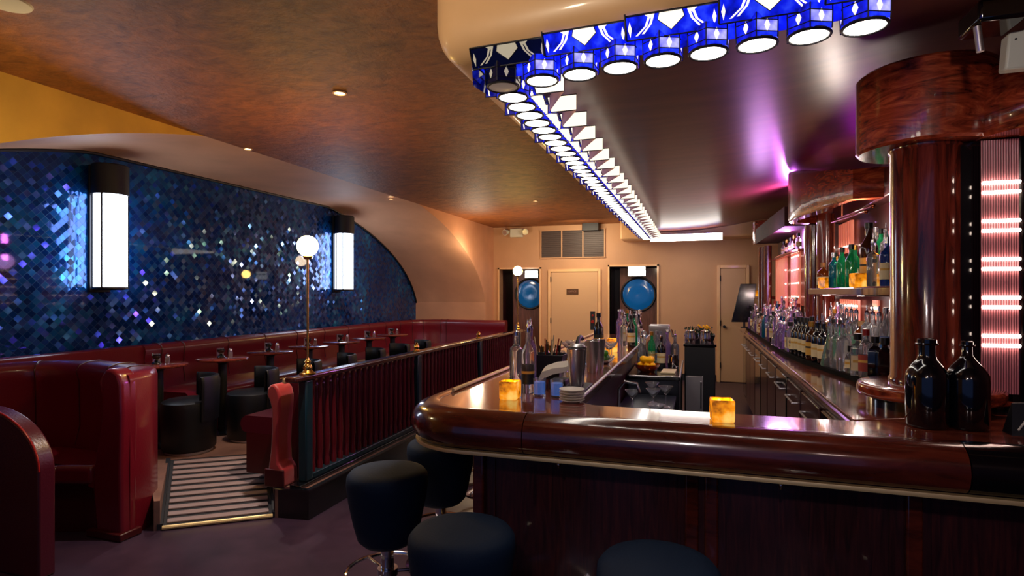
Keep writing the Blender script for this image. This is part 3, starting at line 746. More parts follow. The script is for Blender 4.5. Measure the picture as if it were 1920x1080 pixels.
# ------------------------------------------------------------------ BACK BAR CABINETRY ABOVE THE COUNTER
cb = thing('back_bar_cabinet', 'curved burled mahogany back bar with round columns, drums and lit ribbed panels', 'cabinet', (1.4, 6.0, HB))
WX = 1.36
b = MB(); b.box(WX, XR-.01, 3.2, 9.05, HB+.001, 2.5); b.build('back_panel', M['mahogany_dark'], cb, smooth=False)
b = MB(); b.box(1.30, XR-.01, 3.02, 3.2, HB+.001, 2.27); b.box(1.10,1.30,3.06,3.2,HB+.001,2.27); b.build('pier_body', M['black_gloss'], cb, smooth=False)
b = MB(); b.box(1.335, XR-.011, 2.975, 3.02, HB+.001, 2.27); b.build('pier_panel', M['column_wood'], cb, bevel=.012)
b = MB(); b.lathe([(.0,0),(.15,0),(.15,.02),(.142,.03),(.142,1.08),(.15,1.09),(.15,1.10),(0,1.10)], (1.025,3.16,HB+.105), 40); b.build('column', M['column_wood'], cb)
b = MB(); b.lathe([(.0,0),(.11,0),(.11,.02),(.085,.03),(.085,1.14),(0,1.14)], (1.07,6.10,HB+.028), 32); b.build('column', M['column_wood'], cb)
b = MB(); b.lathe([(.0,0),(.085,0),(.075,.02),(.075,1.14),(0,1.14)], (1.12,5.85,HB+.1), 24); b.build('column', M['column_wood'], cb)
for (x, y, r) in ((.90,8.80,.07),(.93,8.55,.05),(.90,8.98,.05)):
    b = MB(); b.lathe([(.0,0),(r*1.2,0),(r,.02),(r,1.14),(0,1.14)], (x,y,HB+.028), 24); b.build('column', M['column_wood'], cb)
def drum(x, y, r, z0, z1, seg=48, dome=False):
    b = MB()
    if dome: b.lathe([(0,z0),(r-.01,z0),(r,z0+.012),(r,z0+.10),(r*.985,z0+.17),(r*.94,z0+.24),(r*.84,z0+.30),(r*.6,z0+.335),(0,z0+.345)], (x,y,0), seg)
    else: b.lathe([(0,z0),(r-.012,z0),(r,z0+.012),(r,z1-.012),(r-.012,z1),(0,z1)], (x,y,0), seg)
    return b.build('cornice_drum', M['burl'], cb)
drum(1.04,3.22,.285,2.275,2.648)
drum(1.44,3.04,.27,2.27,2.6,dome=True)
drum(.98,8.80,.22,2.27,2.60)
drum(1.22,3.70,.13,2.20,2.56)
def D(x, y): return -x*ST+y*CT
pth = [(1.30,6.34),(1.10,6.36),(.96,6.31),(.885,6.22),(.85,6.08),(.865,5.85),(.90,5.6),(.95,5.3),(1.01,5.0),(1.075,4.70),(1.30,4.66)]
b = MB(); rings = []
for i, (x, y) in enumerate(pth):
    top = 2.78-.29*max(0,min(1,(6.2-y)/1.5)); c = Vector((1.25,5.5)); n = (Vector((x,y))-c).normalized()
    rings.append([Vector((x-n.x*.10,y-n.y*.10,2.275)),Vector((x,y,2.275)),Vector((x+n.x*.014,y+n.y*.014,2.30)),Vector((x+n.x*.014,y+n.y*.014,top-.02)),Vector((x,y,top)),Vector((x-n.x*.10,y-n.y*.10,top))])
b.rings(rings); b.build('bowed_cornice', M['burl'], cb, ang=50)
b = MB(); b.box(1.26,XR-.01,3.3,6.4,2.27,2.48); b.build('cornice', M['mahogany_dark'], cb, bevel=.01)
b = MB(); b.sweep([(1.15,6.4),(1.12,7.2),(1.08,8.6)], [(-.3,2.27),(0,2.27),(.012,2.30),(.012,2.44),(0,2.47),(-.3,2.47)]); b.build('cornice', M['matte_wood'], cb, ang=50)
# shelf with rounded red edge
b = MB(); b.prism([(WX,3.3),(1.10,3.32),(1.0,3.5),(.985,4.2),(.985,5.9),(1.10,6.0),(WX,6.0)], 1.575, 1.635); b.build('shelf', M['mahogany'], cb, bevel=.01)
b = MB(); b.box(1.065,WX-.001,6.30,8.62,1.46,2.268); b.build('upper_case', M['mahogany_dark'], cb, smooth=False)
b = MB(); b.prism([(1.064,6.5),(.99,6.5),(.96,7.0),(.97,8.4),(1.064,8.4)], 2.02, 2.05); b.build('shelf', M['copper'], cb, bevel=.008)
b = MB(); b.box(1.20,XR-.01,8.9,9.42,HB+.001,2.27); b.build('upper_case', M['mahogany_dark'], cb, smooth=False)
b = MB(); b.prism([(1.2,8.98),(.84,8.98),(.80,9.3),(.85,9.4),(1.2,9.4)], 1.50, 1.54); b.build('shelf', M['burl'], cb, bevel=.008)
# ribbed lit panels
def rib_faces(b, pts, z0, z1):
    A = [b.v((x,y,z0)) for x,y in pts]; B = [b.v((x,y,z1)) for x,y in pts]
    for i in range(len(pts)-1):
        b.mi = 1 if i % 5 == 4 else 0
        b.face([A[i],A[i+1],B[i+1],B[i]])
    return b
def ribs_x(x0, x1, y, z0, z1, n, mat):      # ribs facing the camera end (normal -Y)
    b = MB(); w = (x1-x0)/n; rings = []
    pts = []
    for i in range(n):
        for k in range(5):
            a = PI*k/4; pts.append((x0+w*(i+.5)-w*.36*math.cos(a), y-w*.36*math.sin(a)))
    return rib_faces(b, pts, z0, z1)
b = ribs_x(1.182, 1.322, 3.015, HB+.09, 2.262, 15, None); o = b.build('ribbed_light_panel', [M['pink_ribs'],M['mahogany_dark']], cb, ang=80)
for k in range(5):
    for dz in (0,.042):
        z = 2.075-k*.166-dz
        b = MB(); b.cyl((1.184,3.003,z),(1.320,3.003,z),.0075,10); b.build('lamp_tube', M['tube_light'], o)
def ribs_y(y0, y1, x, z0, z1, n):
    b = MB(); w = (y1-y0)/n; pts = []
    for i in range(n):
        for k in range(5):
            a = PI*k/4; pts.append((x-w*.36*math.sin(a), y0+w*(i+.5)-w*.36*math.cos(a)))
    return rib_faces(b, pts, z0, z1)
XP = WX-.012
def panel(px0, px1, py0, py1, tubes, n=16, mat='pink_bright', XP=XP):
    a = onX(px0,(py0+py1)/2,XP); c = onX(px1,(py0+py1)/2,XP); mid = onX((px0+px1)/2,py0,XP); m2 = onX((px0+px1)/2,py1,XP)
    y0, y1 = min(a.y,c.y), max(a.y,c.y); z1, z0 = mid.z, m2.z
    o = ribs_y(y0,y1,XP,z0,z1,n).build('ribbed_light_panel', [M[mat],M['mahogany']], cb, ang=80)
    for t in tubes:
        z = z0+(z1-z0)*t; b = MB(); b.cyl((XP-.02,y0+.02,z),(XP-.02,y1-.02,z),.008,8); b.build('lamp_tube', M['tube_light'], o)
panel(1550,1614,561,621,(.12,.82),18)
panel(1549,1602,424,478,(.2,),14)
panel(1638,1650,563,600,(.6,),5)
panel(1459,1477,478,600,(.95,.75,.55,.35,.15),8,XP=1.05)
panel(1487,1502,475,600,(.95,.75,.55,.35,.15),6,XP=1.05)
# steel glass rods under the cornice + horse-shoe hooks
b = MB(); b.tube([(1.05,4.1,2.14),(1.02,4.9,2.16)], .006, 8); b.tube([(1.0,4.05,2.10),(.98,4.9,2.13)], .006, 8); b.sphere((1.05,4.1,2.14),.014,12,8); b.sphere((1.0,4.05,2.10),.014,12,8)
b.tube([(1.05,4.9,2.16),(1.05,4.9,2.27)], .005, 6); b.build('glass_rack', M['copper'], cb)
# magenta lamps lying on top of the cornice, washing the ceiling
for (x,y) in ((1.36,5.3),(1.18,7.3)):
    b = MB(); b.box(x-.02,x+.02,y-.45,y+.45,2.482 if y < 6 else 2.472,2.505 if y < 6 else 2.495); b.build('led_strip', M['magenta_led'], cb, smooth=False)
# bracket with monitor above the near drum
t = thing('ceiling_monitor', 'dark box with a short metal post under the ceiling at top right', 'monitor', (1.05, 2.5, 2.45))
p0 = onY(1832,50,2.5); p1 = onY(1838,97,2.5)
b = MB(); b.tube([p1,p0], .012, 10); b.build('post', M['steel'], t)
a = onY(1832,48,2.5); c = onY(1908,12,2.5)
b = MB(); b.box(a.x-.01, c.x+.02, 2.46, 2.64, a.z, 2.648); b.build('case', M['black_gloss'], t, bevel=.012)
# ================================================================== RAILING WITH GLOBE LAMPS
DZ = .2; RX = -2.72; RT = 1.0
rail = thing('railing', 'dark red balustrade with wooden handrail dividing the raised booths from the bar aisle', 'railing', (RX, 3.5, DZ))
posts = [3.52, 5.27, 7.02, 8.77]
b = MB(); b.box(RX-.05, RX+.05, 3.36, 8.9, RT-.04, RT); b.build('handrail', M['rail_wood'], rail, bevel=.012, bseg=3)
b = MB(); b.box(RX-.085, RX-.055, 3.38, 8.9, RT-.05, RT-.015); b.build('brass_strip', M['brass_rail'], rail, bevel=.006)
b = MB(); b.box(RX-.035, RX+.035, 3.50, 8.85, DZ+.03, DZ+.07); b.build('bottom_rail', M['teal_post'], rail, bevel=.006)
b = MB(); b.box(RX-.04, RX+.055, 3.40, 8.9, DZ+.001, DZ+.03); b.build('base_rail', M['black_gloss'], rail, bevel=.005)
for y in posts:
    b = MB(); b.box(RX-.032, RX+.042, y-.04, y+.04, DZ+.03, RT-.04); b.build('post', M['teal_post'], rail, bevel=.01)
# one turned baluster, copied along
def baluster():
    b = MB(); b.lathe([(0,0),(.020,0),(.020,.05),(.013,.07),(.019,.14),(.022,.24),(.016,.40),(.013,.55),(.018,.60),(.013,.63),(.019,.66),(.019,.69),(0,.69)], (0,0,0), 12)
    return b.build('baluster', M['baluster_red'], rail, world=False)
bal = None
for a, c in zip(posts[:-1], posts[1:]):
    for k in range(19):
        y = a+(c-a)*(k+1)/20
        if bal is None: bal = baluster(); o = bal
        else: o = bal.copy(); COL.objects.link(o)
        o.location = Vector((RX, y, DZ+.07))-rail.location
for y in posts[1:3]:
    b = MB(); b.lathe([(0,0),(.038,0),(.038,.008),(.02,.016),(.024,.035),(.03,.045),(.024,.062),(.010,.07),(.014,.08),(0,.09)], (RX,y,RT), 20); b.build('brass_finial', M['brass'], rail)
def globe_lamp(y, lab, h=.94):
    t = thing('globe_lamp', lab, 'lamp', (RX, y, RT), group='brass globe lamps on the balustrade')
    b = MB(); b.lathe([(0,0),(.058,0),(.058,.008),(.045,.014),(.030,.03),(.034,.05),(.026,.065),(.016,.078),(.024,.09),(.014,.102),(.010,.12),(0,.12)], (0,0,0), 28); b.build('lamp_base', M['brass'], t, world=False)
    b = MB(); b.cyl((0,0,.11),(0,0,h-.075),.0085,12); b.build('pole', M['brass'], t, world=False)
    b = MB(); b.lathe([(0,0),(.02,0),(.034,.02),(.030,.03),(0,.03)], (0,0,h-.10), 20); b.build('globe_holder', M['brass'], t, world=False)
    b = MB(); b.sphere((0,0,h), .076, 32, 18); b.build('globe', M['globe'], t, world=False)
globe_lamp(3.55, 'tall brass globe lamp standing on the near end of the handrail')
globe_lamp(8.75, 'tall brass globe lamp standing on the far end of the handrail')

# upholstered bench backs standing against the inside of the balustrade
def upholstered(name, label, cat, path, z0, ztop, seat_d, group=None, mat='red_leather', seams=None, arm=False, base_z=None, th=.15):
    """path walked so that the sitter's side is on the right hand."""
    cx = sum(p[0] for p in path)/len(path); cy = sum(p[1] for p in path)/len(path)
    t = thing(name, label, cat, (cx, cy, z0), group=group)
    sz = z0+.44
    bp = [(-th*.55,z0),(-th*.55,ztop-.05),(-th*.5,ztop-.015),(-th*.3,ztop),(th*.15,ztop),(th*.45,ztop-.02),(th*.55,ztop-.06),(th*.45,ztop-.14),(th*.42,sz+.16),(th*.6,sz+.02),(th*.6,z0)]
    b = MB(); b.sweep(path, bp); b.build('backrest', M[mat], t, ang=60)
    sp = [(th*.55,sz-.13),(th*.55,sz-.005),(th*.8,sz),(seat_d-.04,sz),(seat_d,sz-.03),(seat_d+.01,sz-.07),(seat_d-.01,sz-.12),(seat_d-.04,sz-.13)]
    b = MB(); b.sweep(path, sp); b.build('seat_cushion', M[mat], t, ang=60)
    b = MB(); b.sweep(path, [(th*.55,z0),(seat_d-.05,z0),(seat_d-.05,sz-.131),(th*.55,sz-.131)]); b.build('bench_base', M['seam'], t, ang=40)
    if seams:
        for i in seams:
            i0 = int(i); f = i-i0; p = Vector(path[i0]).lerp(Vector(path[min(i0+1,len(path)-1)]), f)
            d = (Vector(path[min(i0+1,len(path)-1)])-Vector(path[i0])).normalized(); n = Vector((d.y,-d.x))
            pts = [(-th*.5,ztop-.012),(-th*.3,ztop+.003),(th*.15,ztop+.003),(th*.45,ztop-.017),(th*.57,ztop-.06),(th*.47,ztop-.14),(th*.44,sz+.16),(th*.6,sz+.02)]
            b = MB(); b.tube([(p.x+n.x*o, p.y+n.y*o, z) for o, z in pts], .005, 6); b.build('piping', M['seam'], t)
    return t
# long banquette along the tiled wall, curving at the far end
bpath = [(-5.22,1.1),(-5.22,2.3),(-5.22,3.5),(-5.22,4.7),(-5.22,5.9),(-5.22,7.1),(-5.22,8.3),(-5.22,9.35)]+arc2(-4.52,9.35,.70,180,90,9)[1:]+[(-3.9,10.05),(-3.35,10.05)]
# split off the stretch hidden beneath the near booth
bpath = [(-5.22,4.25)]+bpath[3:]
upholstered('banquette', 'long oxblood banquette running along the blue tiled wall and curving at the far end', 'banquette', bpath, DZ, 1.08, .62, seams=[.4,1.0,1.5,2.0,2.5,3.0,3.5,4.0,4.5,5,8,10,13,14])
bq = bpy.data.objects['banquette']
b = MB(); b.sweep([(-5.22,2.5),(-5.22,4.252)], [(-.0825,0),(-.0825,1.03),(-.075,1.065),(-.045,1.08),(.0225,1.08),(.055,1.06),(.055,0)]); b.build('backrest', M['red_leather'], bq, ang=60)
ip = [(-2.87,8.7),(-2.87,7.02),(-2.87,5.3),(-2.87,3.62)]
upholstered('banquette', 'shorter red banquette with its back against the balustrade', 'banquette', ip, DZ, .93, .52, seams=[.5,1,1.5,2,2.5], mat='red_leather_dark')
# bright red rolled end of that bench beside the first post
t = thing('bench_end', 'bright red padded scroll end of the bench beside the near railing post', 'bench end', (-2.93,3.44,DZ))
pts = [(0,.0),(.16,0),(.155,.12),(.10,.17),(.092,.30),(.10,.45),(.115,.56),(.12,.64),(.10,.70),(.06,.735),(.015,.735),(-.025,.705),(-.03,.655),(-.0,.615),(.022,.55),(.024,.40),(.010,.25),(-.01,.15),(-.02,.10)]
b = MB(); P = [(-2.935+x*.78, z+DZ+.001) for x, z in pts]
b.rings([[Vector((x,3.40,z)) for x,z in P],[Vector((x,3.56,z)) for x,z in P]]); b.build('padded_scroll', M['red_velvet'], t, bevel=.02, bseg=3, ang=60)
b = MB(); b.box(-2.965,-2.80,3.385,3.40,DZ+.001,DZ+.13); b.build('foot_block', M['seam'], t, bevel=.006)

# near booth (curved) on the lower floor left of the ramp
bo = [(-3.63,2.78),(-3.66,2.93),(-3.74,3.04),(-3.88,3.12),(-4.1,3.17),(-4.4,3.19),(-4.68,3.14),(-4.86,2.98),(-4.93,2.7),(-4.95,2.3)][::-1]
bo = bo  # sitter's side on the right hand when walking from far left round to the ramp
t = upholstered('booth', 'glossy red curved booth with high back beside the ramp', 'booth', bo, 0.0, 1.07, .20, seams=[1,2.5,4,5.2,6.4], th=.20)
# scroll shaped end face of the booth
pts = [(-.10,0),(.12,0),(.12,.10),(.115,.45),(.125,.80),(.12,1.0),(.09,1.075),(.04,1.10),(-.02,1.10),(-.055,1.06),(-.06,1.0),(-.05,.85),(-.075,.70),(-.105,.55),(-.13,.44),(-.135,.30)]
b = MB(); P = [(-3.645+x, z+.001) for x, z in pts]
b.rings([[Vector((x,2.74,z)) for x,z in P],[Vector((x,2.86,z)) for x,z in P]]); o = b.build('end_panel', M['red_leather'], t, bevel=.022, bseg=3, ang=60)
b = MB(); b.box(-3.80,-3.50,2.715,2.87,.001,.05); b.build('plinth', M['seam'], t, bevel=.008)
b = MB(); b.prism([(-4.84,2.40),(-3.78,2.74),(-3.80,2.92),(-3.95,3.0),(-4.2,3.05),(-4.5,3.05),(-4.76,2.9)], .33, .455); b.build('seat_cushion', M['red_leather'], t, bevel=.03, bseg=3)
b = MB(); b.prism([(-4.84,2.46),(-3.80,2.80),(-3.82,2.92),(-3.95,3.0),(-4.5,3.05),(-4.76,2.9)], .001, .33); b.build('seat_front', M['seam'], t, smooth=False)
# near arm of the same booth: quarter round panel
P = [(-3.47,.001),(-3.47,.60)]+[(-3.97+.50*math.cos(math.radians(a)), .60+.33*math.sin(math.radians(a))) for a in range(8,91,8)]+[(-5.1,.93),(-5.1,.001)]
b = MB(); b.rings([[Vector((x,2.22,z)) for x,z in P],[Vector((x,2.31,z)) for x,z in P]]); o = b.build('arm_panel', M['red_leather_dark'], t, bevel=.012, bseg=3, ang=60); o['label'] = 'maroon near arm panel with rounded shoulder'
b = MB(); b.tube([(x,2.222,z+.003) for x,z in P[1:-1]], .006, 8); b.build('piping', M['cap_red'], t)
b = MB(); b.prism([(-4.85,2.32),(-4.4,2.32),(-4.2,2.42),(-3.95,2.74),(-4.85,2.74)], .33, .455); b.build('seat_cushion', M['red_leather'], t, bevel=.03, bseg=3)

# ================================================================== TABLES, TUB CHAIRS, TABLE THINGS
tabs = [(-4.66,3.98)]+[(-4.50,4.56+.672*k) for k in range(6)]
ORD = ['first','second','third','fourth','fifth','sixth','seventh','eighth','ninth','tenth','eleventh','twelfth','thirteenth','fourteenth','fifteenth','sixteenth','seventeenth','eighteenth','nineteenth','twentieth','twenty first','twenty second','twenty third','twenty fourth','twenty fifth','twenty sixth']
def make_table():
    t = thing('bistro_table', '', 'table', (0,0,DZ))
    b = MB(); b.lathe([(0,.725),(.232,.725),(.24,.732),(.24,.742),(.232,.748),(0,.748)], (0,0,0), 40); b.build('table_top', M['mahogany_top'], t, world=False)
    b = MB(); b.lathe([(0,.02),(.045,.02),(.04,.05),(.04,.69),(.09,.72),(.09,.725),(0,.725)], (0,0,0), 24); b.build('pedestal', M['black'], t, world=False)
    b = MB(); b.lathe([(0,.001),(.145,.001),(.145,.012),(.06,.03),(0,.03)], (0,0,0), 32); b.build('base_plate', M['black_gloss'], t, world=False)
    return t
def make_chair():
    t = thing('tub_chair', '', 'chair', (0,0,DZ))
    b = MB(); b.lathe([(0,.02),(.20,.02),(.215,.04),(.225,.40),(.218,.44),(.19,.455),(0,.46)], (0,0,0), 36); b.build('seat', M['black_vinyl'], t, world=False, ang=50)
    b = MB(); b.lathe([(.20,.28),(.235,.28),(.245,.62),(.235,.66),(.215,.665),(.200,.64),(.197,.46)], (0,0,0), 22, -1.0, 1.45)
    b.rings([], True) if False else None
    b.build('backrest', M['black_vinyl'], t, world=False, ang=60, solid=.004)
    b = MB(); b.lathe([(0,0.0),(.19,0.0),(.19,.02),(0,.02)], (0,0,0), 28); b.build('base_ring', M['steel'], t, world=False)
    return t
tb0 = make_table(); ch0 = make_chair()
tl = ['small round bistro table half hidden behind the near booth', 'round bistro table with red sheen, second from the near booth']+['round bistro table, %s in the row from the near booth' % ORD[k] for k in range(2,7)]
for k, (x, y) in enumerate(tabs):
    o = tb0 if k == 0 else copy_tree(tb0); o.location = (x, y, DZ); o['label'] = tl[k]; o['group'] = 'round tables along the banquette'
    c = ch0 if k == 0 else copy_tree(ch0); c.location = (x+(.38 if k == 0 else .43), y-.02+(.0 if k == 0 else -.06), DZ); c.rotation_euler = (0,0,.65+.1*(k%3)); c['group'] = 'dark tub chairs facing the banquette'
    c['label'] = 'dark navy tub chair at the %s table from the near booth' % ORD[k]
# on each table: a smoked votive lamp, a tumbler and a salt shaker
def make_votive():
    t = thing('votive_lamp', '', 'candle holder', (0,0,0))
    b = MB(); b.lathe([(0,0),(.036,0),(.038,.01),(.03,.02),(.012,.028),(.012,.04),(.034,.06),(.038,.085),(.034,.085),(.030,.062),(0,.045)], (0,0,0), 18); b.build('glass_cup', M['g_dark'], t, world=False)
    b = MB(); b.lathe([(0,.046),(.02,.046),(.02,.062),(0,.064)], (0,0,0), 12); b.build('candle', M['paper'], t, world=False)
    return t
def make_tumbler(h=.09, r=.034, water=False, straw=False):
    t = thing('tumbler', '', 'glass', (0,0,0))
    b = MB(); b.lathe([(0,0),(r*.9,0),(r*.93,.004),(r,h),(r-.003,h),(r*.86,.010),(0,.010)], (0,0,0), 20); b.build('glass', M['clear'], t, world=False)
    return t
def make_shaker():
    t = thing('salt_shaker', '', 'shaker', (0,0,0))
    b = MB(); b.lathe([(0,0),(.02,0),(.021,.05),(.016,.058),(0,.058)], (0,0,0), 14); b.build('glass_body', M['clear'], t, world=False)
    b = MB(); b.lathe([(0,.058),(.018,.058),(.018,.075),(.010,.088),(0,.09)], (0,0,0), 14); b.build('cap', M['chrome'], t, world=False)
    return t
v0, g0, s0 = make_votive(), make_tumbler(), make_shaker()
for k, (x, y) in enumerate(tabs):
    for p, lab, cat, dx, dy, gr in ((v0,'dark glass votive lamp','', .0,-.02,'votive lamps on the bistro tables'),(g0,'clear tumbler','', -.06,.03,'tumblers on the bistro tables'),(s0,'silver capped shaker','', .05,.05,'shakers on the bistro tables')):
        o = p if k == 0 else copy_tree(p); o.location = (x+dx, y+dy, DZ+.748); o['group'] = gr; o['label'] = '%s on the %s bistro table from the near booth' % (lab, ORD[k])

# ================================================================== WALL SCONCES
def sconce(y, lab):
    t = thing('wall_sconce', lab, 'wall light', (XB+.16, y, 1.65), group='tall white lights on the blue tiled wall')
    b = MB(); b.lathe([(0,0),(.135,0),(.135,.86),(0,.86)], (0,0,0), 36); b.build('lamp_shade', M['sconce'], t, world=False)
    b = MB(); b.lathe([(0,.861),(.15,.861),(.15,1.13),(.14,1.14),(0,1.14)], (0,0,0), 36); b.build('top_cap', M['black'], t, world=False)
    b = MB(); b.lathe([(0,-.03),(.10,-.03),(.142,-.02),(.142,-.001),(0,-.001)], (0,0,0), 36); b.build('bottom_cap', M['black'], t, world=False)
    b = MB(); b.box(-.155,-.13,-.10,.10,-.05,1.14); b.build('back_plate', M['black'], t, world=False, bevel=.006)
    b = MB()
    for a in (205, 335, 25, 155):
        ca, sa = math.cos(math.radians(a-90)), math.sin(math.radians(a-90)); b.cyl((.141*ca,.141*sa,-.005),(.141*ca,.141*sa,.87),.008,8)
    b.build('frame_rod', M['black'], t, world=False)
sconce(3.97, 'tall white cylinder wall light nearest the camera on the blue tiles')
sconce(7.73, 'tall white cylinder wall light further along the blue tiles')

# ================================================================== BAR STOOLS
def make_stool():
    t = thing('bar_stool', '', 'stool', (0,0,0))
    b = MB(); b.lathe([(0,.36),(.12,.365),(.145,.39),(.165,.46),(.19,.58),(.2,.66),(.197,.695),(.18,.715),(.14,.726),(0,.73)], (0,0,0), 40); b.build('padded_seat', M['navy_vinyl'], t, world=False, ang=70)
    b = MB(); b.cyl((0,0,.02),(0,0,.365),.032,20); b.build('post', M['chrome'], t, world=False)
    b = MB(); b.lathe([(.034,.20),(.05,.20),(.05,.235),(.034,.235)], (0,0,0), 20)
    b.torus((0,0,.215), .205, .0095, 40)
    for k in range(3):
        a = 2*PI*k/3+.5; b.tube([(.045*math.cos(a),.045*math.sin(a),.215),(.2*math.cos(a),.2*math.sin(a),.215)], .008, 8)
    b.build('foot_ring', M['chrome'], t, world=False)
    b = MB(); b.lathe([(0,.001),(.20,.001),(.205,.008),(.17,.022),(.06,.045),(.035,.06),(0,.06)], (0,0,0), 40); b.build('base', M['chrome'], t, world=False)
    return t
st0 = make_stool()
sl = [(-1.46,2.52,'navy padded bar stool with its chrome post and foot ring in view'),(-1.44,3.10,'navy padded bar stool standing behind the other, at the bar corner'),
      (-.83,1.97,'navy padded bar stool at the front of the bar, left of centre'),(-.12,1.93,'navy padded bar stool cut off by the bottom edge, centre right'),(.60,1.86,'navy padded bar stool barely showing at the bottom right'),
      (-1.62,4.35,'navy padded bar stool further down the aisle beside the long bar arm'),(-1.62,5.4,'navy padded bar stool farthest down the aisle')]
for k, (x, y, lab) in enumerate(sl):
    o = st0 if k == 0 else copy_tree(st0); o.location = (x, y, 0); o.rotation_euler = (0,0,.7*k); o['label'] = lab; o['group'] = 'navy padded bar stools'
# ================================================================== BOTTLES AND BAR THINGS
PROF = {
 'wine':   [(0,0),(.036,0),(.038,.008),(.038,.185),(.033,.205),(.017,.235),(.0145,.245),(.014,.290),(.016,.292),(.016,.305),(0,.306)],
 'spirit': [(0,0),(.036,0),(.039,.008),(.039,.180),(.034,.198),(.018,.215),(.014,.225),(.014,.268),(.016,.27),(.016,.282),(0,.283)],
 'tall':   [(0,0),(.031,0),(.033,.008),(.035,.205),(.030,.225),(.015,.255),(.013,.265),(.013,.315),(.015,.317),(.015,.328),(0,.329)],
 'squat':  [(0,0),(.048,0),(.051,.010),(.051,.120),(.045,.145),(.022,.165),(.016,.172),(.016,.205),(.019,.207),(.019,.22),(0,.221)],
 'square': [(0,0),(.050,0),(.053,.006),(.053,.165),(.046,.180),(.020,.195),(.016,.20),(.016,.235),(.019,.237),(.019,.248),(0,.249)],
 'bell':   [(0,0),(.055,0),(.058,.012),(.050,.060),(.036,.130),(.022,.185),(.014,.215),(.013,.27),(.016,.272),(.016,.283),(0,.284)],
 'decanter':[(0,0),(.056,0),(.060,.015),(.058,.06),(.040,.11),(.020,.15),(.015,.18),(.014,.25),(.022,.262),(.022,.268),(0,.269)],
 'small':  [(0,0),(.026,0),(.028,.006),(.028,.095),(.022,.112),(.011,.125),(.010,.155),(.013,.157),(.013,.165),(0,.166)],
}
def bottle_parts(kind, glass, cap, label, sc=1.0):
    t = thing('bottle', '', 'bottle', (0,0,0))
    p = [(r*sc, z*sc) for r, z in PROF[kind]]; seg = 4 if kind == 'square' else 20
    b = MB()
    if seg == 4: b.lathe(p, (0,0,0), 4, PI/4, PI/4+2*PI)
    else: b.lathe(p, (0,0,0), seg)
    b.build('glass_body', M[glass], t, world=False, bevel=.006 if seg == 4 else 0, bseg=3)
    top = p[-1][1]; r = p[-2][0]
    b = MB()
    if cap == 'stopper': b.lathe([(0,top-.002),(.012,top-.002),(.012,top+.01),(.022,top+.02),(.028,top+.04),(.02,top+.06),(0,top+.066)], (0,0,0), 16); b.build('stopper', M['clear'], t, world=False)
    elif cap == 'pourer': b.lathe([(0,top-.01),(r*.9,top-.01),(r*.9,top+.012),(.006,top+.02),(.0045,top+.055),(0,top+.056)], (0,0,0), 12); b.build('pour_spout', M['chrome'], t, world=False)
    elif cap == 'crown': b.lathe([(0,top-.004),(r*1.1,top-.004),(r*1.1,top+.012),(r*.8,top+.02),(0,top+.022)], (0,0,0), 12); b.build('cap', M['cap_silver'], t, world=False)
    else:
        b.lathe([(r*1.05,top-.035),(r*1.15,top-.034),(r*1.15,top+.003),(0,top+.004)], (0,0,0), 14); b.build('cap', M[cap], t, world=False)
    if label:
        z0, z1 = {'wine':(.05,.14),'spirit':(.04,.135),'tall':(.05,.15),'squat':(.03,.10),'square':(.03,.12),'bell':(.02,.05),'decanter':(.03,.05),'small':(.03,.08)}[kind]
        z0 *= sc; z1 *= sc; rr = p[2][0]+.0012
        b = MB()
        if seg == 4:
            q = rr/math.sqrt(2)+.0008
            for k in range(4):
                R = Matrix.Rotation(k*PI/2, 4, 'Z'); b.poly([R@Vector((-q*.86,-q,z0)), R@Vector((q*.86,-q,z0)), R@Vector((q*.86,-q,z1)), R@Vector((-q*.86,-q,z1))])
        else: b.lathe([(rr,z0),(rr,z1)], (0,0,0), 24)
        o = b.build('paper_label', M[label], t, world=False)
        b = MB(); zm = (z0*.4+z1*.6)
        if seg == 4:
            q += .0006
            for k in range(4):
                R = Matrix.Rotation(k*PI/2, 4, 'Z'); b.poly([R@Vector((-q*.6,-q,zm-.006)), R@Vector((q*.6,-q,zm-.006)), R@Vector((q*.6,-q,zm+.010)), R@Vector((-q*.6,-q,zm+.010))])
        else: b.lathe([(rr+.0006,zm-.006),(rr+.0006,zm+.008)], (0,0,0), 24)
        b.build('label_band', M['lab_gold' if label != 'lab_gold' else 'lab_black'], o, world=False)
    return t
BC = {}
def bottle(spec, loc, label, group, rz=0):
    if spec in BC: o = copy_tree(BC[spec])
    else: o = bottle_parts(*spec); BC[spec] = o
    o.location = loc; o.rotation_euler = (0,0,rz); o['label'] = label; o['group'] = group
    return o
DARKC = ('wine','g_black','cap_black','lab_cream'); 
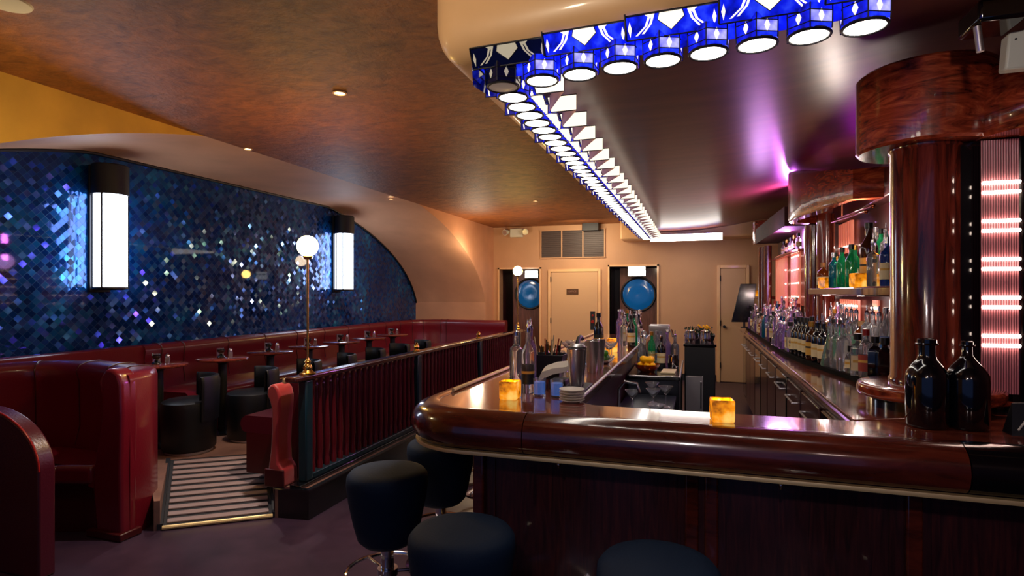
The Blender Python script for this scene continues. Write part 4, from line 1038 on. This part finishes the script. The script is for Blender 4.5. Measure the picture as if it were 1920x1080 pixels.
SP = {
 'dark wine bottle with cream label': ('wine','g_black','cap_black','lab_cream'),
 'dark bottle with pale label and spout': ('spirit','g_black','pourer','lab_cream'),
 'clear spirit bottle with steel spout': ('spirit','clear','pourer',None),
 'tall clear bottle with blue label': ('tall','clear','cap_silver','lab_blue'),
 'square clear bottle with cream label': ('square','clear','cap_black','lab_cream'),
 'square black glass bottle': ('square','g_black','cap_black',None),
 'brown bottle with gold label': ('spirit','g_brown','cap_gold','lab_gold'),
 'amber whiskey bottle with cream label': ('squat','g_amber','cork','lab_cream'),
 'green glass bottle': ('wine','g_green','cap_black',None),
 'green bottle with white label': ('tall','g_green','cap_gold','lab_cream'),
 'teal glass bottle': ('spirit','g_teal','cap_silver',None),
 'violet tinted clear bottle': ('tall','g_violet','crown',None),
 'violet tinted squat bottle': ('squat','g_violet','crown',None),
 'blue glass bottle': ('spirit','g_blue','cap_silver','lab_cream'),
 'clear decanter with ball stopper': ('decanter','clear','stopper',None),
 'bell shaped clear bottle': ('bell','clear','pourer',None),
 'clear bottle with red label': ('spirit','clear','cap_red','lab_red'),
 'small dark bitters bottle': ('small','g_brown','cap_gold','lab_cream'),
 'small clear bottle with pale label': ('small','clear','cap_black','lab_cream'),
}
NM = list(SP)
def interp(tab, y):
    for (a, x0), (c, x1) in zip(tab[:-1], tab[1:]):
        if a <= y <= c: return x0+(x1-x0)*(y-a)/(c-a)
    return tab[-1][1]
def O(k): return ORD[k] if k < len(ORD) else 'further'
me_t = [(3.52,1.00),(3.9,.935),(4.4,.86),(4.71,.805),(5.2,.76),(5.8,.75),(9.0,.75)]
# front row, near bay
fr = ['square black glass bottle','square black glass bottle','clear bottle with red label','square clear bottle with cream label','small clear bottle with pale label','clear spirit bottle with steel spout','clear spirit bottle with steel spout','bell shaped clear bottle','dark bottle with pale label and spout','dark bottle with pale label and spout','brown bottle with gold label','dark wine bottle with cream label','dark wine bottle with cream label','dark wine bottle with cream label','dark bottle with pale label and spout','small dark bitters bottle','square clear bottle with cream label']
for k, n in enumerate(fr):
    y = 3.62+.108*k
    bottle(SP[n], (interp(me_t, y), y, HB+.0285), '%s, %s from near column in front row' % (n, O(k)), 'bottles in the front row of the near back bar bay', random.uniform(-.3,.3))
r2 = ['clear spirit bottle with steel spout','clear bottle with red label','clear decanter with ball stopper','square clear bottle with cream label','dark bottle with pale label and spout','clear spirit bottle with steel spout','green glass bottle','dark wine bottle with cream label','brown bottle with gold label','dark bottle with pale label and spout','square black glass bottle','dark wine bottle with cream label','blue glass bottle','clear spirit bottle with steel spout']
for k, n in enumerate(r2):
    y = 3.74+.125*k
    if interp(me_t, y)+.115 > .985: continue
    bottle(SP[n], (interp(me_t, y)+.115, y, HB+.0285), '%s, %s from near column in second row' % (n, O(k)), 'bottles in the second row of the near back bar bay')
r3 = ['clear decanter with ball stopper','bell shaped clear bottle','clear decanter with ball stopper','tall clear bottle with blue label','bell shaped clear bottle','clear spirit bottle with steel spout','clear spirit bottle with steel spout','amber whiskey bottle with cream label','clear spirit bottle with steel spout','bell shaped clear bottle','clear spirit bottle with steel spout','tall clear bottle with blue label','violet tinted clear bottle','brown bottle with gold label','clear spirit bottle with steel spout']
for k, n in enumerate(r3):
    y = 3.72+.14*k
    if abs(y-5.85) < .13 : continue
    bottle(SP[n], (1.13, y, HB+.1005), '%s on the riser, %s from near column' % (n, O(k)), 'bottles on the riser of the near back bar bay')
# upper shelf of the near bay
S = 1.6355
up = [('clear bottle with red label',1.06),('tall clear bottle with blue label',1.18),('blue glass bottle',1.06),('violet tinted squat bottle',1.17),('clear spirit bottle with steel spout',1.06),None,None,None,('green glass bottle',1.06),('green bottle with white label',1.18),('green glass bottle',1.06),('green bottle with white label',1.18),('teal glass bottle',1.06),None,('violet tinted squat bottle',1.17),('amber whiskey bottle with cream label',1.06),('brown bottle with gold label',1.2)]
k2 = 0
for k, it in enumerate(up):
    y = 3.58+.137*k
    if it is None: continue
    n, x = it; k2 += 1
    bottle(SP[n], (x, y, S), '%s on the upper shelf, %s from near column' % (n, O(k2-1)), 'bottles on the upper shelf of the near bay', .1)
ub = [('blue glass bottle',4.38),('tall clear bottle with blue label',4.50),('clear bottle with red label',4.62),('clear spirit bottle with steel spout',4.74),('green glass bottle',4.86),('tall clear bottle with blue label',4.98),('brown bottle with gold label',5.10),('green bottle with white label',5.22)]
# a second tier of bottles behind, on a small step
b = MB(); b.box(1.245, 1.345, 4.3, 5.3, 1.636, 1.76); tag(b.build('shelf_step', M['mahogany_dark'], bevel=.005), 'small wooden step at the back of the upper shelf', 'step')
for k, (n, y) in enumerate(ub): bottle(SP[n], (1.296, y, 1.7605), '%s on the small step, %s from the near column' % (n, ORD[k]), 'bottles on the small upper step')
t = bottle_parts('wine','g_brown','cap_black','lab_gold',1.42); t.location = (1.12, 4.47, S); t['label'] = 'very tall dark brown bottle towering over the amber votive on the upper shelf'
# far bay: crowded tiers of tinted bottles
pal = ['violet tinted clear bottle','violet tinted squat bottle','clear spirit bottle with steel spout','teal glass bottle','violet tinted clear bottle','square clear bottle with cream label','violet tinted squat bottle','clear bottle with red label','dark wine bottle with cream label','blue glass bottle','clear decanter with ball stopper','violet tinted clear bottle','amber whiskey bottle with cream label']
rng = random.Random(11)
for row, (x, z, y0, n, st) in enumerate(((.738,HB+.0285,5.62,20,.165),(.862,HB+.0285,5.70,19,.165),(.99,HB+.1305,6.42,14,.142))):
    rn = ['front row','second row','third row','back row'][row]
    for k in range(n):
        y = y0+st*k; nme = pal[(k*5+row*3+rng.randrange(3)) % len(pal)]
        if y > 8.45 and x > .8: continue
        if abs(y-6.1) < .16 and x > .95: continue
        bottle(SP[nme], (x+rng.uniform(-.01,.01), y, z), '%s, far bay %s, %s from near end' % (nme, rn, O(k)), 'crowded bottles of the far back bar bay', rng.uniform(0,1))
for k, nme in enumerate(['amber whiskey bottle with cream label','dark wine bottle with cream label','clear spirit bottle with steel spout','brown bottle with gold label']):
    bottle(SP[nme], (.95-.0*k, 9.04+.095*k, 1.5405), '%s on the little rear shelf, %s' % (nme, ORD[k]), 'bottles on the little rear shelf')
for k, nme in enumerate(['small clear bottle with pale label','small dark bitters bottle','small clear bottle with pale label','small dark bitters bottle','small clear bottle with pale label']):
    bottle(SP[nme], (1.015, 6.62+.27*k, 2.0505), '%s on the high copper ledge, %s from near end' % (nme, ORD[k]), 'small bottles on the copper ledge of the far bay')
# coupe glasses lined up on the riser
def make_coupe():
    t = thing('coupe_glass', '', 'glass', (0,0,0))
    b = MB(); b.lathe([(0,0),(.032,0),(.032,.003),(.004,.006),(.004,.08),(.02,.088),(.045,.115),(.048,.135),(.046,.135),(.042,.115),(.016,.092),(0,.09)], (0,0,0), 18); b.build('glass', M['clear'], t, world=False)
    return t
c0 = make_coupe()
for k in range(7):
    o = c0 if k == 0 else copy_tree(c0); o.location = (1.245, 4.35+.19*k, HB+.1005); o['group'] = 'coupe glasses at the back of the riser'; o['label'] = 'clear coupe glass at the back of the riser, %s from the near end' % ORD[k]
# two big dark bottles on the bar, near right
def magnum(loc, neck, lab):
    t = thing('magnum_bottle', lab, 'bottle', loc, group='two big black bottles on the bar')
    if neck: p = [(0,0),(.066,0),(.072,.01),(.073,.19),(.069,.215),(.050,.245),(.034,.265),(.0295,.285),(.0295,.325),(.033,.327),(.033,.345),(.0295,.347),(.026,.347),(.0,.33)]
    else: p = [(0,0),(.066,0),(.072,.01),(.073,.185),(.070,.21),(.052,.24),(.030,.265),(.018,.285),(.0165,.32),(.020,.322),(.020,.338),(.0165,.34),(.013,.34),(0,.33)]
    b = MB(); b.lathe(p, (0,0,0), 40); b.build('glass_body', M['g_black'], t, world=False, ang=60)
    b = MB(); b.torus((0,0,p[-5][1]-.0), p[-5][0]+.002, .004, 24, sub=6); b.build('neck_ring', M['g_black'], t, world=False)
magnum((.865,2.655,HB), True, 'big black magnum bottle with a wide collar neck, left of the pair on the bar')
magnum((1.005,2.675,HB), False, 'big black magnum bottle with a slim neck, right of the pair on the bar')
# amber votives
def make_amber():
    t = thing('amber_votive', '', 'candle holder', (0,0,0))
    b = MB(); s = .043
    R = []
    for z, q in ((0,.9),(.004,1),(.085,1.03),(.09,1.0),(.09,.9),(.02,.85),(.018,.0)):
        a = s*max(q,.01); R.append([Vector((sx*a, sy*a, z)) for sx, sy in ((-1,-1),(1,-1),(1,1),(-1,1))])
    b.rings(R); b.build('amber_glass', M['amber_glass'], t, world=False, bevel=.004, bseg=2)
    b = MB(); b.lathe([(0,.021),(.026,.021),(.026,.04),(0,.042)], (0,0,0), 16); o = b.build('candle', M['paper'], t, world=False)
    b = MB(); b.lathe([(0,.043),(.008,.05),(.010,.058),(.005,.072),(0,.08)], (0,0,0), 10); b.build('flame', M['flame'], o, world=False)
    return t
a0 = make_amber()
av = [(-.885,2.72,HB,0,'glowing amber glass votive at the left end of the bar'),(.10,2.52,HB,.12,'glowing amber glass votive in the middle of the front bar'),
      (1.02,4.30,S,.2,'glowing amber votive on the upper shelf under the tall brown bottle'),(1.04,5.42,S,.5,'pale glowing votive on the upper shelf beside the green bottles'),
      (-.72,5.12,HB,.4,'glowing amber votive far down the long bar arm'),(.87,9.12,1.5405,0,'small amber votive on the little rear shelf'),
      (-.77,5.5,HB,.1,'second glowing votive behind the large dark bottle on the long bar arm')]
for k, (x, y, z, r, lab) in enumerate(av):
    o = a0 if k == 0 else copy_tree(a0); o.location = (x,y,z); o.rotation_euler = (0,0,r); o['label'] = lab; o['group'] = 'glowing amber votives'
# things standing at the bar corner
tall = bottle(('tall','clear','pourer','lab_black'), (-.845,2.90,HB), 'tall clear bottle with dark label beside the votive at the left bar end', 'bar corner bottles')
bottle(('tall','g_violet','pourer',None), (-.90,3.14,HB), 'pale bottle with steel spout behind the left bar end votive', 'bar corner bottles')
wt = pr('glow_water', (150,200,250), .05, trans=.75, em=(70,140,230), es=.12)  # blue tint and glow stand in for light refracted by the water
for k, (x, y, lab) in enumerate(((-.765,2.84,'water tumbler with a bluish sheen, left of the two on the bar corner'),(-.672,2.83,'water tumbler with a bluish sheen, right of the two on the bar corner'))):
    o = copy_tree(g0); o.name = 'water_tumbler'; o.location = (x,y,HB); o['label'] = lab; o['group'] = 'water tumblers on the bar corner'
    b = MB(); b.lathe([(0,.012),(.0275,.012),(.029,.072),(0,.072)], (0,0,0), 20); b.build('water', wt, o, world=False)
for k in range(5):
    t = thing('saucer', 'pale saucer, %s from the bottom of the stack on the bar corner' % ORD[k], 'saucer', (-.575,2.735,HB+.0125*k), group='stacked pale saucers')
    b = MB(); b.lathe([(0,0),(.040,0),(.044,.003),(.062,.011),(.062,.013),(.042,.006),(0,.0045)], (0,0,0), 32); b.build('dish', M['white_china'], t, world=False, ang=60)
# bar caddy with picks, napkins, straws
t = thing('bar_caddy', 'black bar caddy with a folded napkin and upright straws', 'caddy', (-.88,3.45,HB))
b = MB(); b.rings([[Vector((sx*w, sy*d, z)) for sx, sy in ((-1,-1),(1,-1),(1,1),(-1,1))] for w, d, z in ((.085,.06,0),(.115,.08,.15),(.108,.073,.15),(.08,.055,.02))]); b.build('caddy_bin', M['black'], t, world=False, bevel=.006)
for k in range(16):
    x = rng.uniform(-.09,.09); y = rng.uniform(-.05,.05); b = MB(); b.cyl((x*.6,y*.6,.025),(x*1.1,y*1.1,rng.uniform(.20,.27)),.0035,6); b.build('straw', M[rng.choice(['black','straw_wood','steel','cap_red'])], t, world=False)
t = thing('folded_napkin', 'folded grey white linen napkin draped over the napkin box', 'napkin', (-.735,3.12,HB))
b = MB(); b.rings([[Vector((x*1.2,y*1.2,(z+dz)*1.1)) for x,dz in ((-.085,.0),(-.06,.055),(-.01,.075),(.05,.085),(.09,.10),(.088,.09),(.05,.06),(-.01,.045),(-.055,.02),(-.075,-.005))] for y, z in ((-.07,.03),(-.02,.045),(.03,.05),(.08,.04))]); b.build('cloth', M['linen'], t, world=False, ang=70)
t = thing('napkin_box', 'black box holding napkins at the bar corner', 'box', (-.715,3.13,HB)); b = MB(); b.box(-.06,.03,-.075,.085,0,.045); b.build('box_body', M['black'], t, world=False, bevel=.005)
# steel shaker tins
def make_tin():
    t = thing('shaker_tin', '', 'cocktail shaker', (0,0,0))
    b = MB(); b.lathe([(0,0),(.031,0),(.033,.004),(.047,.205),(.048,.208),(.046,.208),(.032,.010),(0,.008)], (0,0,0), 24); b.build('tin_body', M['steel'], t, world=False)
    b = MB(); b.torus((0,0,.207), .047, .002, 24, sub=6); b.build('rim', M['chrome'], t, world=False)
    return t
t0 = make_tin()
for k, (x,y,rx,lab) in enumerate(((-.615,3.02,0,'steel shaker tin at the bar corner'),(-.625,3.14,0,'steel shaker tin just behind the corner tin'),(-.66,3.78,0,'steel shaker tin of the middle pair on the bar arm, nearer one'),(-.64,3.92,0,'steel shaker tin of the middle pair on the bar arm, farther one'))):
    o = t0 if k == 0 else copy_tree(t0); o.location = (x,y,HB+(.02 if k < 2 else 0)); o['label'] = lab; o['group'] = 'steel shaker tins'
b = MB(); b.box(-.69,-.555,2.93,3.22,HB,HB+.0195); tag(b.build('drip_mat', M['black'], bevel=.004), 'black rubber drip mat under the corner shaker tins', 'mat')
# strainer resting on the first tin
t = thing('strainer', 'black handled cocktail strainer resting on the corner shaker tins', 'strainer', (-.62,3.08,HB+.23))
b = MB(); b.lathe([(0,0),(.045,0),(.047,.006),(.03,.02),(0,.022)], (0,0,0), 20); b.build('disc', M['steel'], t, world=False)
b = MB(); b.tube([(0,0,.015),(.0,.05,.045),(.0,.10,.05),(0,.15,.035)], .012, 8); b.build('handle', M['black'], t, world=False)
# limes and small jars further along
def citrus(n, mat, base, spread, z, lab, grp, r=.028):
    first_ = None
    for k in range(n):
        a = k*2.4; rr = spread*math.sqrt((k+.4)/n); lv = 0 if k < n*.62 else 1
        if lv: rr *= .5
        if first_ is None:
            t = thing(lab.split()[1] if False else ('lime' if mat == 'lime' else 'lemon'), '', 'fruit', (0,0,0))
            b = MB(); b.sphere((0,0,r), r, 14, 10, 1.0)
            for v in b.bm.verts: v.co.x *= 1.25
            b.build('peel', M[mat], t, world=False); b = MB(); b.cyl((r*1.2,0,r),(r*1.33,0,r),.004,6); b.build('stem_end', M['leaf'], t, world=False); first_ = t; o = t
        else: o = copy_tree(first_)
        o.location = (base[0]+rr*math.cos(a), base[1]+rr*math.sin(a), z+lv*r*1.5); o.rotation_euler = (0,0,a*1.7)
        o['label'] = '%s, %s counted outwards from the middle' % (lab, ORD[k]); o['group'] = grp
def bowl(name, x, y, z, r, h, mat, lab):
    t = thing(name, lab, 'bowl', (x,y,z)); b = MB(); b.lathe([(0,0),(r*.5,0),(r*.85,h*.5),(r,h),(r-.005,h),(r*.8,h*.5),(r*.45,.008),(0,.006)], (0,0,0), 32); b.build('bowl_body', M[mat], t, world=False, ang=60); return t
bowl('fruit_bowl', -.66, 4.25, HB, .085, .06, 'clear', 'clear bowl of limes on the bar arm behind the shaker tins')
citrus(7, 'lime', (-.66,4.25), .05, HB+.02, 'green lime in the clear bowl', 'limes in the clear bowl', .024)
mb = bottle_parts('wine','g_black','cap_black','lab_black',1.12); mb.location = (-.83,5.1,HB); mb['label'] = 'large dark wine bottle standing alone halfway down the long bar arm'
arm = [('small dark bitters bottle',-.98,3.7),('small dark bitters bottle',-.94,3.78),('small clear bottle with pale label',-.89,3.80),('small dark bitters bottle',-.99,3.86),('small clear bottle with pale label',-.84,3.95),('clear spirit bottle with steel spout',-1.02,3.25),
       ('dark wine bottle with cream label',-.60,5.62),('clear spirit bottle with steel spout',-.68,5.75),('green glass bottle',-.60,5.86),('dark wine bottle with cream label',-.70,5.98),('clear spirit bottle with steel spout',-.60,6.1),('violet tinted clear bottle',-.78,6.14),('clear spirit bottle with steel spout',-.68,6.25),('dark bottle with pale label and spout',-.60,6.4),('green bottle with white label',-.74,6.5),('clear decanter with ball stopper',-.62,6.66),('tall clear bottle with blue label',-.82,6.7),('dark wine bottle with cream label',-.70,6.85)]
for k, (n, x, y) in enumerate(arm): bottle(SP[n], (x,y,HB), '%s, %s from the corner on the bar arm' % (n, ORD[k]), 'bottles along the long bar arm')
for k in range(9):
    o = copy_tree(g0); o.location = (-.98+.085*(k%3), 4.05+.09*(k//3), HB); o['label'] = 'clear tumbler in the block of nine on the bar arm, %s from the aisle corner' % ORD[k]; o['group'] = 'clear tumblers in a block on the bar arm'
for k in range(8):
    o = copy_tree(c0); o.location = (-.98+.11*(k%4), 4.50+.12*(k//4), HB); o['label'] = 'coupe glass on the bar arm, %s from the aisle' % ORD[k]; o['group'] = 'coupe glasses on the bar arm'

# ------------------------------------------------------------------ UNDER-BAR STATIONS
t = thing('cocktail_station', 'dark steel cocktail station with ledge and ice well behind the long bar arm', 'bar station', (-.34,5.3,0))
b = MB(); b.box(-.56,-.14,5.0,6.2,.08,.86); b.build('station_body', M['dark_steel'], t, smooth=False, bevel=.006)
b = MB(); b.box(-.57,-.13,4.98,6.22,.86,.89); b.build('station_top', M['black_gloss'], t, bevel=.004)
b = MB(); b.tube([(-.55,4.985,.885),(-.135,4.985,.885),(-.135,6.22,.885)], .009, 8); b.build('steel_rim', M['steel'], t)
for x in (-.54,-.16):
    for y in (5.03,6.15): b = MB(); b.cyl((x,y,.001),(x,y,.08),.02,10); b.build('leg', M['steel'], t)
t = thing('ice_well', 'stainless steel sink bench under the bar corner', 'sink', (-.34,3.9,0))
b = MB(); b.box(-.56,-.16,3.05,4.95,.70,.74); b.build('bench_top', M['dark_steel'], t, bevel=.004)
b = MB(); b.box(-.56,-.18,3.08,4.92,.10,.70); b.build('bench_body', M['black'], t, smooth=False)
b = MB(); b.tube([(-.50,3.9,.74),(-.50,3.9,.95),(-.46,3.9,1.0),(-.38,3.9,.99),(-.36,3.9,.93)], .011, 10); b.build('tap', M['chrome'], t)
for x in (-.54,-.2):
    for y in (3.1,4.9): b = MB(); b.cyl((x,y,.001),(x,y,.10),.02,10); b.build('leg', M['steel'], t)
def make_martini():
    t = thing('martini_glass', '', 'glass', (0,0,0))
    b = MB(); b.lathe([(0,0),(.035,0),(.035,.003),(.004,.007),(.004,.09),(.012,.098),(.055,.155),(.053,.155),(.01,.102),(0,.1)], (0,0,0), 20); b.build('glass', M['clear'], t, world=False); return t
m0 = make_martini()
for k,(x,y) in enumerate(((-.30,4.3),(-.22,4.45),(-.33,4.6),(-.24,3.7),(-.30,3.4),(-.44,4.2))):
    o = m0 if k == 0 else copy_tree(m0); o.location = (x,y,.7405); o['label'] = 'clear stemmed glass on the steel bench under the bar, %s' % ['by the tap','nearest the cocktail station','between station and tap','toward the front bar','closest to the front bar corner','just behind the tap'][k]; o['group'] = 'stemmed glasses on the steel bench'
for k, (n, x, y) in enumerate((('clear spirit bottle with steel spout',-.50,5.60),('green bottle with white label',-.41,5.66),('dark bottle with pale label and spout',-.32,5.62),('clear decanter with ball stopper',-.49,5.76),('tall clear bottle with blue label',-.37,5.78),('violet tinted clear bottle',-.27,5.74),('clear spirit bottle with steel spout',-.20,5.82))):
    bottle(SP[n], (x,y,.8905), '%s, %s in the cluster on the cocktail station' % (n, ORD[k]), 'bottles clustered on the cocktail station')
bowl('fruit_bowl', -.42, 5.25, .8905, .115, .07, 'g_amber', 'wooden looking bowl heaped with lemons on the cocktail station')
citrus(11, 'lemon', (-.42,5.25), .075, .915, 'yellow lemon heaped in the bowl on the cocktail station', 'lemons in the bowl', .033)
b = MB(); b.prism([(-.30,5.15),(-.18,5.15),(-.17,5.4),(-.29,5.4)], .8905, .905); tag(b.build('cutting_board', M['straw_wood'], bevel=.004), 'small pale chopping board on the cocktail station', 'board')
t = thing('tall_cabinet', 'tall black equipment cabinet at the far end of the bar aisle', 'cabinet', (-.02,6.1,0))
b = MB(); b.box(-.11,.17,5.75,6.5,.0,1.08); b.build('cabinet_body', M['black'], t, bevel=.01)
b = MB(); b.box(-.12,.18,5.74,6.51,1.08,1.105); b.build('cabinet_top', M['black_gloss'], t, bevel=.004)
b = MB(); b.box(-.10,.06,5.738,5.75,.25,.80); b.build('steel_door', M['steel'], t, bevel=.003)
b = MB(); b.tube([(.04,5.738,.5),(.04,5.71,.5),(.04,5.71,.75),(.04,5.738,.75)], .006, 8); b.build('handle', M['chrome'], t)
# on the cabinet: trays of greenery, pitchers, white towels
t = thing('garnish_tray', 'low tray of green garnish with orange slices on the tall cabinet', 'tray', (.03,6.25,1.1055))
b = MB(); b.rings([[Vector((sx*w, sy*d, z)) for sx, sy in ((-1,-1),(1,-1),(1,1),(-1,1))] for w, d, z in ((.13,.15,0),(.15,.17,.06),(.145,.165,.06),(.12,.14,.01))]); b.build('tray_body', M['black'], t, world=False)
b = MB()
for k in range(170):
    a = rng.uniform(0,2*PI); r_ = rng.uniform(0,.14); x = r_*math.cos(a); y = r_*1.1*math.sin(a); z = .04+rng.uniform(0,.08); d = Vector((rng.uniform(-1,1),rng.uniform(-1,1),rng.uniform(.1,1))).normalized()*.035; s_ = Vector((-d.y,d.x,0)).normalized()*.012
    c_ = Vector((x,y,z)); b.poly([c_, c_+d*.5+s_, c_+d, c_+d*.5-s_])
o = b.build('garnish_leaves', M['leaf'], t, world=False, smooth=False); o['kind'] = 'stuff'
for k,(x,y) in enumerate(((.05,-.05),(.08,.03),(.0,.06))):
    b = MB(); b.cyl((x,y,.13),(x+.01,y,.142),.03,16); b.build('orange_slice', M['lemon'], t, world=False)
t = thing('beverage_dispenser', 'pinkish steel drink dispenser gun tower at the end of the bar arm', 'dispenser', (-.36,6.0,.89))
b = MB(); b.rings([[Vector((-.36+sx*w, 6.05+oy+sy*d, z)) for sx, sy in ((-1,-1),(1,-1),(1,1),(-1,1))] for w, d, z, oy in ((.11,.07,.8905,0),(.11,.07,1.03,0),(.085,.07,1.12,0),(.10,.09,1.22,-.02),(.10,.09,1.27,-.02))]); b.build('tower_body', M['steel'], t, bevel=.01)
b = MB(); b.tube([(-.28,5.98,1.2),(-.24,5.93,1.22),(-.22,5.9,1.16)], .012, 8); b.build('spout', M['chrome'], t)
def make_pitcher():
    t = thing('steel_pitcher', '', 'pitcher', (0,0,0))
    b = MB(); b.lathe([(0,0),(.045,0),(.048,.006),(.05,.06),(.042,.10),(.045,.12),(.043,.12),(.04,.10),(.046,.06),(.043,.01),(0,.01)], (0,0,0), 24); b.build('pitcher_body', M['chrome'], t, world=False)
    b = MB(); b.tube([(.043,0,.10),(.075,0,.095),(.08,0,.05),(.049,0,.03)], .006, 8); b.build('handle', M['chrome'], t, world=False); return t
p0_ = make_pitcher()
for k,(x,y,z,lab) in enumerate(((-.06,5.82,1.1055,'small steel pitcher at the near left corner of the tall cabinet'),(.08,5.84,1.1055,'small steel pitcher at the near right corner of the tall cabinet'),(-.21,5.60,.8905,'small steel pitcher on the cocktail station'))):
    o = p0_ if k == 0 else copy_tree(p0_); o.location = (x,y,z); o.rotation_euler=(0,0,k); o['label'] = lab; o['group'] = 'small steel pitchers'
# screen on the back bar end
t = thing('order_screen', 'thin black order screen tilted on the end of the back bar', 'screen', (.70,9.2,HB))
t.location = (.64,8.7,HB+.0285)
b = MB(); b.hexa([(-.17,-.02,.08),(.10,-.02,.08),(.10,.02,.08),(-.17,.02,.08)], [(-.05,-.02,.62),(.16,-.02,.62),(.16,.02,.62),(-.05,.02,.62)]); b.build('screen_case', M['black_gloss'], t, world=False, bevel=.006)
b = MB(); b.lathe([(0,0),(.05,0),(.05,.012),(.014,.02),(.014,.09),(0,.09)], (.0,0,0), 20); b.build('stand', M['black'], t, world=False)
# tent card at the right edge of the bar
t = thing('tent_card', 'small black tent card with white handwriting at the right edge of the bar', 'sign', (1.17,2.62,HB))
b = MB(); b.hexa([(-.06,-.035,0),(.10,-.045,0),(.10,.035,0),(-.06,.035,0)], [(-.045,-.003,.115),(.10,-.003,.125),(.10,.003,.125),(-.045,.003,.115)]); b.build('card', M['black'], t, world=False, smooth=False)
b = MB(); b.tube([(-.04,-.034,.02),(.0,-.018,.072),(.015,-.014,.085)], .0035, 6); b.tube([(.0,-.034,.026),(.022,-.022,.062),(.03,-.034,.026),(.045,-.022,.062)], .0035, 6); b.build('chalk_mark', M['white_china'], t, world=False)

# ================================================================== LIGHTS, WORLD, CAMERA
def lamp(kind, name, loc, energy, col, **k):
    l = bpy.data.lights.new(name, kind); l.energy = energy; l.color = col
    for a, v in k.items(): setattr(l, a, v)
    o = bpy.data.objects.new(name, l); COL.objects.link(o); o.location = loc; return o
def aim(o, tgt):
    o.rotation_euler = (Vector(tgt)-o.location).to_track_quat('-Z','Y').to_euler()
# recessed spots shining down (the fittings in the ceiling)
WARM = (1,.80,.60)
o = lamp('SPOT','spot_light', (spots[0].x, spots[0].y, CZ-.03), 190, (1,.82,.70), spot_size=1.15, spot_blend=.35, shadow_soft_size=.03); aim(o, (-2.9,2.6,0))
o = lamp('SPOT','spot_light', (spots[1].x, spots[1].y, CZ-.03), 110, (1,.85,.75), spot_size=1.2, spot_blend=.6, shadow_soft_size=.03); aim(o, (spots[1].x+.25,spots[1].y-.1,0))
for k in (2,3):
    o = lamp('SPOT','spot_light', (spots[k].x, spots[k].y, CZ-.03), 42, (1,.8,.6), spot_size=2.2, spot_blend=.8, shadow_soft_size=.03); aim(o, (spots[k].x, spots[k].y+.6,0))
# unseen fill lamps added behind the viewer to brighten fascia, drum and bar front
o = lamp('POINT','rear_fill', (-.6,-1.2,2.5), 12, (1,.76,.50), shadow_soft_size=.12)
o = lamp('SPOT','fill_spot', (-1.3,.5,2.45), 70, (1,.80,.56), spot_size=1.1, spot_blend=.8, shadow_soft_size=.06); aim(o, (-.75,2.2,2.72))
o = lamp('SPOT','fill_spot', (.35,.3,2.5), 45, (1,.84,.74), spot_size=.55, spot_blend=.8, shadow_soft_size=.05); aim(o, (1.1,3.0,2.35))
o = lamp('POINT','rear_fill', (1.1,-.6,2.55), 6, (1,.72,.66), shadow_soft_size=.12)
o = lamp('SPOT','fill_spot', (-.1,-.9,2.6), 60, (1,.84,.86), spot_size=.8, spot_blend=.9, shadow_soft_size=.06); aim(o, (.25,2.3,.85))
# unseen warm fill lamps added: by the left arch wall, far corner and far doors
o = lamp('POINT','warm_fill', (-3.25,2.0,2.25), 9, (1,.80,.46), shadow_soft_size=.08)
o = lamp('POINT','warm_fill', (-3.6,9.2,2.2), 22, (1,.76,.52), shadow_soft_size=.1)
o = lamp('AREA','back_fill', (-2.0,9.9,2.7), 18, (1,.80,.55)); o.data.shape='RECTANGLE'; o.data.size = .5; o.data.size_y = .3; aim(o, (-2.0,10.9,1.6))
# coloured lamps on top of the back bar cornice
for (x,y,en,rx) in ((1.02,7.0,48,-.9),):
    o = lamp('AREA','cornice_lamp', (x,y,2.62), en, (.75,.16,.95)); o.data.shape='RECTANGLE'; o.data.size = .08; o.data.size_y = .9; aim(o, (x-1.2,y-.5,2.82)); 
# unseen fill lamps added over the lemons and inside the bottle bays
o = lamp('SPOT','lemon_fill', (-.35,5.0,2.6), 30, (1,.88,.7), spot_size=.5, spot_blend=.6, shadow_soft_size=.03); aim(o, (-.42,5.25,.9))
lamp('POINT','bay_fill', (1.12,4.75,2.22), 12, (1,.82,.72), shadow_soft_size=.03)
lamp('POINT','bay_fill', (1.02,4.3,1.55), 4, (1,.80,.70), shadow_soft_size=.02)
lamp('POINT','bay_fill', (1.02,5.4,1.55), 4, (1,.72,.70), shadow_soft_size=.02)
lamp('POINT','bay_fill', (.86,6.9,2.15), 18, (.78,.38,1), shadow_soft_size=.14)
w = bpy.data.worlds.new('world'); SC.world = w; w.use_nodes = True
w.node_tree.nodes['Background'].inputs[0].default_value = (.10,.16,.42,1); w.node_tree.nodes['Background'].inputs[1].default_value = .5
cam = bpy.data.cameras.new('camera'); co = bpy.data.objects.new('camera', cam); COL.objects.link(co); SC.camera = co
cam.sensor_width = 36; cam.lens = 36*F/1920.0; cam.shift_y = (HY-540)/1920.0; cam.clip_start = .05
co.location = (0,0,EYE); co.rotation_euler = (PI/2,0,TH)
SC.view_settings.view_transform = 'Standard'; SC.view_settings.look = 'None'; SC.view_settings.gamma = 1; SC.view_settings.exposure = 0
SC.view_settings.use_curve_mapping = False
